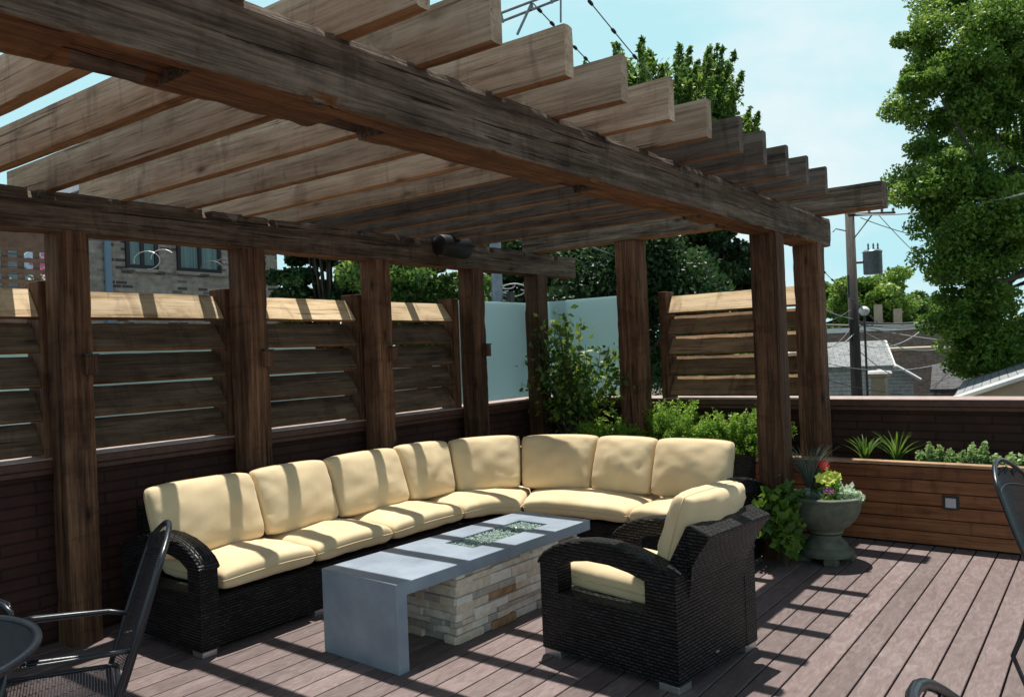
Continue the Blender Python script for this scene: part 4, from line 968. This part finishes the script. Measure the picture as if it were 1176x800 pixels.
MB().tube([(XB + .08, 8.72, GZ), (XB + .08, 8.72, 5.6)], .08, 10).build('drainpipe', mat('blue grey paint', (0.16, 0.24, 0.33), .5)[0], e)
e = empty('siding_house', 'grey blue sided house left of the pale brick house', 'house', (0, 0, 0))
MB().box(-27, XB - .3, 2.2, 8.2, GZ, 5.2).build('wall', M_siding_grey, e)
MB().box(-27.2, XB - .1, 2.0, 8.24, 5.2, 5.4).build('roof', M_roof_tar, e)
window(e, XB - .3, 5.6, 6.3, 4.2, 4.95, 1)
# lattice and porch at the far left
e = empty('lattice_screen', 'brown wooden lattice screen with solid top board at far left', 'screen', (0, 0, 0))
mb = MB(); x_ = -12.0
for k_ in range(12): mb.box(x_, x_ + .02, 2.6 + k_ * .2, 2.6 + k_ * .2 + .08, 2.35, 3.30)
for k_ in range(7): mb.box(x_ + .021, x_ + .04, 2.5, 4.95, 2.35 + k_ * .15, 2.35 + k_ * .15 + .06)
mb.build('lattice', M_lattice, e); MB().box(x_, x_ + .045, 2.5, 4.95, 3.301, 3.62).build('top_board', M_lattice, e)
MB().box(x_, x_ + .05, 4.951, 5.05, GZ, 3.55).build('post', M_lattice, e); MB().box(x_, x_ + .05, 2.4, 2.499, GZ, 3.62).build('post', M_lattice, e)
MB().box(x_, x_ + .05, 2.5, 4.95, 1.5, 2.349).build('lower_panel', M_lattice, e)
e = empty('round_sign', 'round pale blue sign with pink blossoms beside the lattice', 'sign', tuple(at(42, 300, 12.4)))
mb = MB(); n = 28; mb.rings([[(x__, .21 * math.cos(q), .17 * math.sin(q)) for q in [2 * math.pi * j / n for j in range(n)]] for x__ in (-.02, .02)]); mb.build('disc', mat('pale blue enamel', (0.5, 0.66, 0.8), .4)[0], e)
mb = MB()
for k_ in range(16):
    a = random.uniform(0, 6.28); r__ = random.uniform(.02, .15); mb.add([(.0235 + .0006 * k_, math.cos(a) * r__ * 1.1 + .03 * math.cos(q), math.sin(a) * r__ * .85 + .03 * math.sin(q)) for q in [j * 1.047 for j in range(6)]], [(0, 1, 2, 3, 4, 5)])
mb.build('blossoms', P_pink, e)
MB().tube([(0, 0, -.1), (0, 0, -.9)], .02, 8).build('stake', M_steel, e)
p_ = at(46, 322, 12.2)
flower_plant('potted plant with pale blossoms under the round sign', (p_.x, p_.y, p_.z - .2), P_pink, 14, .05, .35, .2, 9, L_white, nl=160)
e = empty('mint_shed', 'pale mint painted shed glimpsed through the louvered fence', 'shed', (0, 0, 0))
MB().box(-11.5, -9.2, 3.6, 7.4, GZ, 1.85).build('wall', M_mint, e); MB().box(-11.6, -9.1, 3.5, 7.5, 1.85, 1.95).build('roof', M_white, e)
e = empty('pale_garage', 'pale garage behind the left fence seen through the gaps', 'garage', (0, 0, 0))
MB().box(-12.5, -10.0, 7.9, 13.5, GZ, 1.55).build('wall', M_siding, e); MB().box(-12.6, -9.9, 7.8, 13.6, 1.55, 1.66).build('roof', M_white, e)

# buildings at the right, beyond the alley
def gable(name, label, cat, c0, rz, wx, wy, ze, zr, wallm, roofm, ov=.25):
    e = empty(name, label, cat, (c0.x, c0.y, 0), rz)
    MB().box(-wx / 2, wx / 2, -wy / 2, wy / 2, GZ, ze).build('wall', wallm, e)
    MB().add([(-wx / 2, -wy / 2, ze), (-wx / 2, wy / 2, ze), (-wx / 2, 0, zr), (wx / 2, -wy / 2, ze), (wx / 2, wy / 2, ze), (wx / 2, 0, zr)], [(0, 1, 2), (3, 5, 4), (0, 2, 5, 3), (1, 4, 5, 2), (0, 3, 4, 1)]).build('gable', wallm, e)
    mb = MB(); t_ = .09; sl_ = (zr - ze) / (wy / 2)
    for s_ in (-1, 1):
        a = (s_ * (wy / 2 + ov), ze - sl_ * ov + .02); b_ = (0, zr + .02)
        vs = [(-wx / 2 - ov, a[0], a[1]), (wx / 2 + ov, a[0], a[1]), (wx / 2 + ov, b_[0], b_[1]), (-wx / 2 - ov, b_[0], b_[1])]
        mb.add(vs + [(x, y, z + t_) for x, y, z in vs], [(0, 1, 2, 3), (4, 5, 6, 7), (0, 1, 5, 4), (1, 2, 6, 5), (2, 3, 7, 6), (3, 0, 4, 7)])
    mb.build('roof', roofm, e)
    for sx in (-1, 1):
        x_ = sx * (wx / 2 + ov + .002); MB().tube([(x_, wy / 2 + ov, ze - sl_ * ov + .03), (x_, 0, zr + .05), (x_, -(wy / 2 + ov), ze - sl_ * ov + .03)], .07, 6).build('fascia', M_white, e)
    return e
c = at(962, 440, 30); e1 = gable('garage', 'white sided garage with grey roof left of the utility pole', 'garage', c, R(20), 2.9, 3.4, at(962, 421, 28.3).z, at(962, 396, 30).z, M_siding, M_shingle)
for k_ in range(2): MB().box(-1.2 + k_ * 1.3, -.1 + k_ * 1.3, -1.73, -1.702, GZ + .1, -.55).build('door', mat('grey door paint', (0.25, 0.26, 0.27), .6)[0], e1)
c = at(1008, 445, 33); gable('shed', 'white shed with sloping pale roof right of the utility pole', 'shed', c, R(104), 2.6, 2.5, at(1046, 431, 32).z, at(1008, 409, 32).z, M_siding, M_shingle)
c = at(1040, 420, 44)
e = empty('brick_building', 'flat roofed brown brick building with pale coping beyond the alley', 'building', (c.x, c.y, 0), R(16))
zt_ = at(1040, 374, 44).z
MB().box(-5.2, 2.6, -1, 8, GZ, zt_ - .25).build('wall', M_red_brick, e); MB().box(-5.3, 2.7, -1.1, 8.1, zt_ - .25, zt_).build('coping', M_white, e)
MB().box(-5.0, 2.4, -.8, 7.8, zt_ + .001, zt_ + .03).build('roof', M_roof_tar, e)
for wx_ in (1.4, -.6, -2.6):
    wn_ = MB().box(wx_ - .35, wx_ + .35, -1.06, -.98, -1.6, .0).build('window', M_navy, e); MB().box(wx_ - .27, wx_ + .27, -1.085, -1.065, -1.5, -.1).build('pane', M_winglass, wn_)
for k_, wx_ in enumerate((-1.2, -.2)): MB().box(wx_ - .22, wx_ + .22, 1, 1.5, zt_ + .031, zt_ + 1.3 - .3 * k_).build('chimney', M_tan, e)
c = at(1052, 445, 36); e = empty('brick_outbuilding', 'dark brick outbuilding with narrow window beside the white shed', 'building', (c.x, c.y, 0), R(16))
MB().box(-1.2, 1.3, 0, 4, GZ, at(1052, 402, 36).z).build('wall', M_red_brick, e); MB().box(-1.3, 1.4, -.1, 4.1, at(1052, 402, 36).z, at(1052, 399, 36).z).build('coping', M_tan, e)
w2 = MB().box(.75, 1.05, -.05, .02, -1.9, -.5).build('window', M_navy, e); MB().box(.8, 1.0, -.07, -.052, -1.8, -.6).build('pane', M_winglass, w2)
gable('house', 'tan house with pale edged gable roof at the lower right behind the wall', 'house', at(1245, 430, 17.5), R(96), 5.0, 4.3, at(1098, 461, 15).z, at(1245, 409, 15).z, M_tan, M_shingle, .25)
c = at(1150, 440, 27); e = empty('dark_roof_shed', 'low shed with a dark roof under the trees at right', 'shed', (c.x, c.y, 0), R(8))
MB().box(-1.9, 2.6, -1.5, 1.5, GZ, at(1120, 447, 27).z).build('wall', M_red_brick, e)
zz = at(1120, 447, 27).z; MB().add([(-2.1, -1.7, zz), (2.8, -1.7, zz), (2.8, 1.7, zz + .7), (-2.1, 1.7, zz + .7), (-2.1, -1.7, zz + .1), (2.8, -1.7, zz + .1), (2.8, 1.7, zz + .8), (-2.1, 1.7, zz + .8)], [(0, 1, 2, 3), (4, 5, 6, 7), (0, 1, 5, 4), (1, 2, 6, 5), (2, 3, 7, 6), (3, 0, 4, 7)]).build('roof', M_shingle_dark, e)
c = at(1010, 440, 27); e = empty('vent_stack', 'pale concrete stack with flared top right of the utility pole', 'chimney', (c.x, c.y, 0))
zt_ = at(1010, 432, 27).z; mb = MB(); mb.rings([[(sx * r__, sy * r__, z_) for sx, sy in ((-1, -1), (1, -1), (1, 1), (-1, 1))] for r__, z_ in ((.28, GZ), (.25, zt_ - .9), (.21, zt_ - .05), (.33, zt_), (.33, zt_ + .1))]); mb.build('stack', M_tan, e)
MB().lathe([(.02, 0), (.42, .0), (.38, .08), (.02, .14)], 14, (0, 0, zt_ + .1)).build('cover', M_white, e)
c = at(1070, 466, 16); e = empty('market_umbrella', 'beige domed parasol top just over the back wall', 'umbrella', (c.x, c.y, 0))
zt_ = at(1068, 455, 16).z; autosmooth(MB().lathe([(.01, zt_), (.3, zt_ - .05), (.7, zt_ - .2), (1.05, zt_ - .48), (1.03, zt_ - .5), (.01, zt_ - .06)], 8).build('canopy', M_tan, e), 20)
MB().tube([(0, 0, GZ), (0, 0, zt_ - .04)], .03, 8).build('pole', M_white, e)

# ------------------------------------------------------------------ poles and wires
p = at(982, 400, 25); top_ = at(977, 243, 25)
e = empty('utility_pole', 'dark utility pole with crossarm and grey transformer beyond the back wall', 'utility pole', (p.x, p.y, GZ))
H_ = top_.z - GZ
mb = MB(); mb.tube([(0, 0, 0), (0, 0, H_)], [.19, .135], 14); mb.build('pole', M_pole, e, smooth=True)
rt = CR.copy(); rt.z = 0; rt.normalize()
def ra(a, z, f_=0.0): return (rt.x * a - rt.y * f_, rt.y * a + rt.x * f_, z)
MB().tube([ra(-.1, H_ - .12, -.16), ra(1.35, H_ - .12, -.16)], .055, 6).build('crossarm', M_pole, e)
MB().tube([ra(.05, H_ - .85, -.16), ra(.62, H_ - .17, -.16)], .022, 6).build('brace', M_steel, e)
for a in (.55, .95, 1.3):
    MB().lathe([(.02, 0), (.05, .02), (.03, .05), (.05, .08), (.02, .12)], 10, ra(a, H_ - .06, -.16)).build('insulator', M_steel, e)
MB().tube([ra(-.12, H_ - .6, 0), ra(-.45, H_ - .52, 0), ra(-.55, H_ - .62, 0)], .02, 6).build('bracket', M_steel, e)
tr = MB().lathe([(.02, 0), (.26, .0), (.28, .03), (.28, .66), (.30, .70), (.24, .76), (.02, .78)], 22, ra(.62, H_ - 2.0, -.1)).build('transformer', M_steel, e); autosmooth(tr)
for a in (.5, .66, .8): MB().lathe([(.015, 0), (.035, .04), (.02, .1), (.035, .14), (.01, .22)], 8, ra(a, H_ - 1.24, -.1)).build('bushing', M_steel, tr)
MB().tube([ra(.1, H_ - 1.6, 0), ra(.4, H_ - 1.6, -.05)], .05, 6).build('hanger', M_steel, e)
for zq in (H_ - 2.0, H_ - 3.4): MB().tube([ra(-.17, zq, -.1), ra(-.17, zq - .7, -.1)], .035, 8).build('cable_box', M_darkmetal, e)
c = at(993, 372, 24.5); e = empty('globe_lamp', 'white globe lamp on a thin post beside the utility pole', 'lamp', (c.x, c.y, GZ))
hz = at(993, 357, 24.5).z - GZ; MB().tube([(0, 0, 0), (0, 0, hz - .14)], .035, 8).build('post', M_darkmetal, e)
MB().lathe([(.01, -.15), (.08, -.13), (.14, -.06), (.16, .0), (.14, .07), (.08, .13), (.01, .15)], 18, (0, 0, hz)).build('globe', mat('white globe', (.8, .82, .85), .2)[0], e, smooth=True)
# near steel pole with lattice arm
p = at(571, 335, 12); e = empty('steel_pole', 'grey steel pole with lattice arm rising behind the pergola rafters', 'pole', (p.x, p.y, GZ))
H_ = at(557, -30, 12).z - GZ
MB().tube([(0, 0, 0), (0, 0, H_)], .085, 12).build('pole', M_steel, e, smooth=True)
MB().tube([(rt.x * .2, rt.y * .2, 0), (rt.x * .2, rt.y * .2, 5.9)], .06, 8).build('wood_post', M_pole, e)
def rel(x, y, d): q = at(x, y, d); return (q.x - p.x, q.y - p.y, q.z - GZ)
mb = MB(); mb.tube([rel(560, 21, 12), rel(652, -14, 12)], .022, 6); mb.tube([rel(560, 31, 12.1), rel(660, -8, 12.1)], .022, 6)
for a, b_ in (((594, 40), (610, 5)), ((575, 15), (578, 26)), ((610, 3), (612, 12)), ((632, -6), (634, 4))): mb.tube([rel(*a, 12.05), rel(*b_, 12.05)], .02, 6)
mb.tube([rel(644, -12, 12), rel(644, 26, 12)], .015, 6); mb.build('lattice_arm', M_steel, e)
def wire(label, a, b_, sag=.3, r=.012, m_=None, name='wire', beads=0, group='overhead wires'):
    a = Vector(a); b_ = Vector(b_); pts = [a.lerp(b_, t / 24) - Vector((0, 0, sag * 4 * (t / 24) * (1 - t / 24))) for t in range(25)]
    mb = MB(); mb.tube(pts, r, 5)
    if not beads:
        o = mb.build(name, m_ or M_wire); tag(o, label, 'wire', group); return o
    e = empty(name, label, 'wire', pts[0], 0, group)
    mb.v = [(v[0] - pts[0].x, v[1] - pts[0].y, v[2] - pts[0].z) for v in mb.v]; mb.build('cable', m_ or M_wire, e)
    for k_ in range(beads):
        t = (k_ + .5) / beads * 24; q = pts[int(t)].lerp(pts[min(24, int(t) + 1)], t % 1) - pts[0]; dr = (b_ - a).normalized()
        bb = MB(); bb.tube([q - dr * .075, q - dr * .05, q, q + dr * .05, q + dr * .075], [.008, .026, .03, .026, .008], 7); bb.build('bulb_socket', M_black, e)
    return e
wire('cable with spaced dark sockets crossing the sky left of the spiky tree', at(664, -14, 12), at(1010, 372, 26), .3, .010, beads=26, name='string_light_wire')
wire('lower cable with dark sockets running from lattice arm into the tree', at(612, 4, 12), at(760, 152, 17.5), .05, .010, beads=14, name='string_light_wire')
wire('pale cable from the end beam height rising to the right picture edge', at(979, 246, 25), at(1240, 205, 16), .25, .022, M_wire_pale)
wire('pale double cable across the roofs at lamp height', at(930, 372, 25.5), at(1260, 362, 24), .15, .030, M_wire_pale)
wire('thick grey bundled cable just under the pale double cable', at(978, 369, 25), at(1100, 362, 27), .18, .05)
wire('thin pale wire falling to the right in front of the big tree', at(985, 374, 25), at(1250, 398, 20), .2, .018, M_wire_pale)
wire('thin wire climbing left of the utility pole to the beam', at(930, 345, 22), at(982, 366, 25), .1, .015, M_wire_pale)
wire('second thin wire left of the utility pole', at(930, 375, 22), at(982, 352, 25), .1, .012)
wire('sagging wire across the white garage roof', at(930, 430, 22), at(1080, 452, 26), .2, .012)
wire('wire over the garage wall from utility pole to the right', at(930, 412, 22), at(1110, 408, 26), .4, .012, M_wire_pale)
wire('diagonal service wire from the crossarm down to the right', at(1010, 248, 25), at(1085, 320, 30), .1, .012)
wire('white service wire dropping across the dark trees behind the middle post', at(628, 262, 13), at(850, 345, 16), .05, .012, M_wire_pale)
wire('bright wire along the house fronts at far left', at(-30, 272, 13), at(205, 271, 17), .02, .022, M_wire_pale)
wire('grey wire curving under the left beam', at(-30, 268, 12), at(320, 268, 15), .12, .012)
for i_, (a_, b__, m__) in enumerate([((930, 388, 22), (983, 380, 25), 1), ((930, 395, 22), (978, 374, 25), 0), ((988, 378, 25), (1090, 398, 28), 1), ((988, 372, 25), (1130, 352, 26), 0), ((988, 396, 25), (1066, 372, 28), 1), ((988, 404, 25), (1075, 440, 28), 0), ((988, 380, 25), (1240, 330, 22), 0), ((988, 250, 25), (1200, 282, 24), 0)]):
    wire(['thin pale wire low on the left of the utility pole', 'dark wire crossing low left of the utility pole', 'pale wire drooping toward the brick building', 'dark wire rising gently right of the globe lamp', 'short pale wire climbing over the brick building', 'dark wire falling across the white shed roof', 'dark wire rising into the large right tree', 'dark wire from the crossarm top into the large right tree'][i_], at(*a_), at(*b__), .35, .013, M_wire_pale if m__ else M_wire)
# tangle of cables on the house wall and by the glass
def tangle(label, c, r__, n_, seed, m_, th=.012, d=(1, 1, 1)):
    r_ = np.random.default_rng(seed); mb = MB()
    for k_ in range(n_):
        q = Vector(r_.normal(size=3)) * r__ * .5; ax = Vector((CR.x, CR.y, 0)).normalized(); pts = []
        rr = r__ * r_.uniform(.5, 1.1); ph = r_.uniform(0, 6.28)
        for t in range(9): a = ph + t * .33; pts.append(Vector(c) + ax * (q.x + math.cos(a) * rr * d[0]) + Vector((0, 0, q.z * .5 + math.sin(a) * rr * .75 * d[2])) - CF * (q.y * .3))
        mb.tube(pts, th, 5)
    o = mb.build('cable_tangle', m_); tag(o, label, 'cables'); return o
tangle('white looping cables hanging in front of the pale brick house', at(168, 298, 15.0), .26, 3, 3, M_wire_pale, .009)
tangle('dark looping cables beside the right window of the brick house', at(255, 305, 15.5), .24, 4, 5, M_wire, .011)
tangle('tangle of pale cables on the pole above the left glass screen', at(588, 334, 12.0), .2, 7, 4, M_wire_pale, .010, (1, 1, .6))
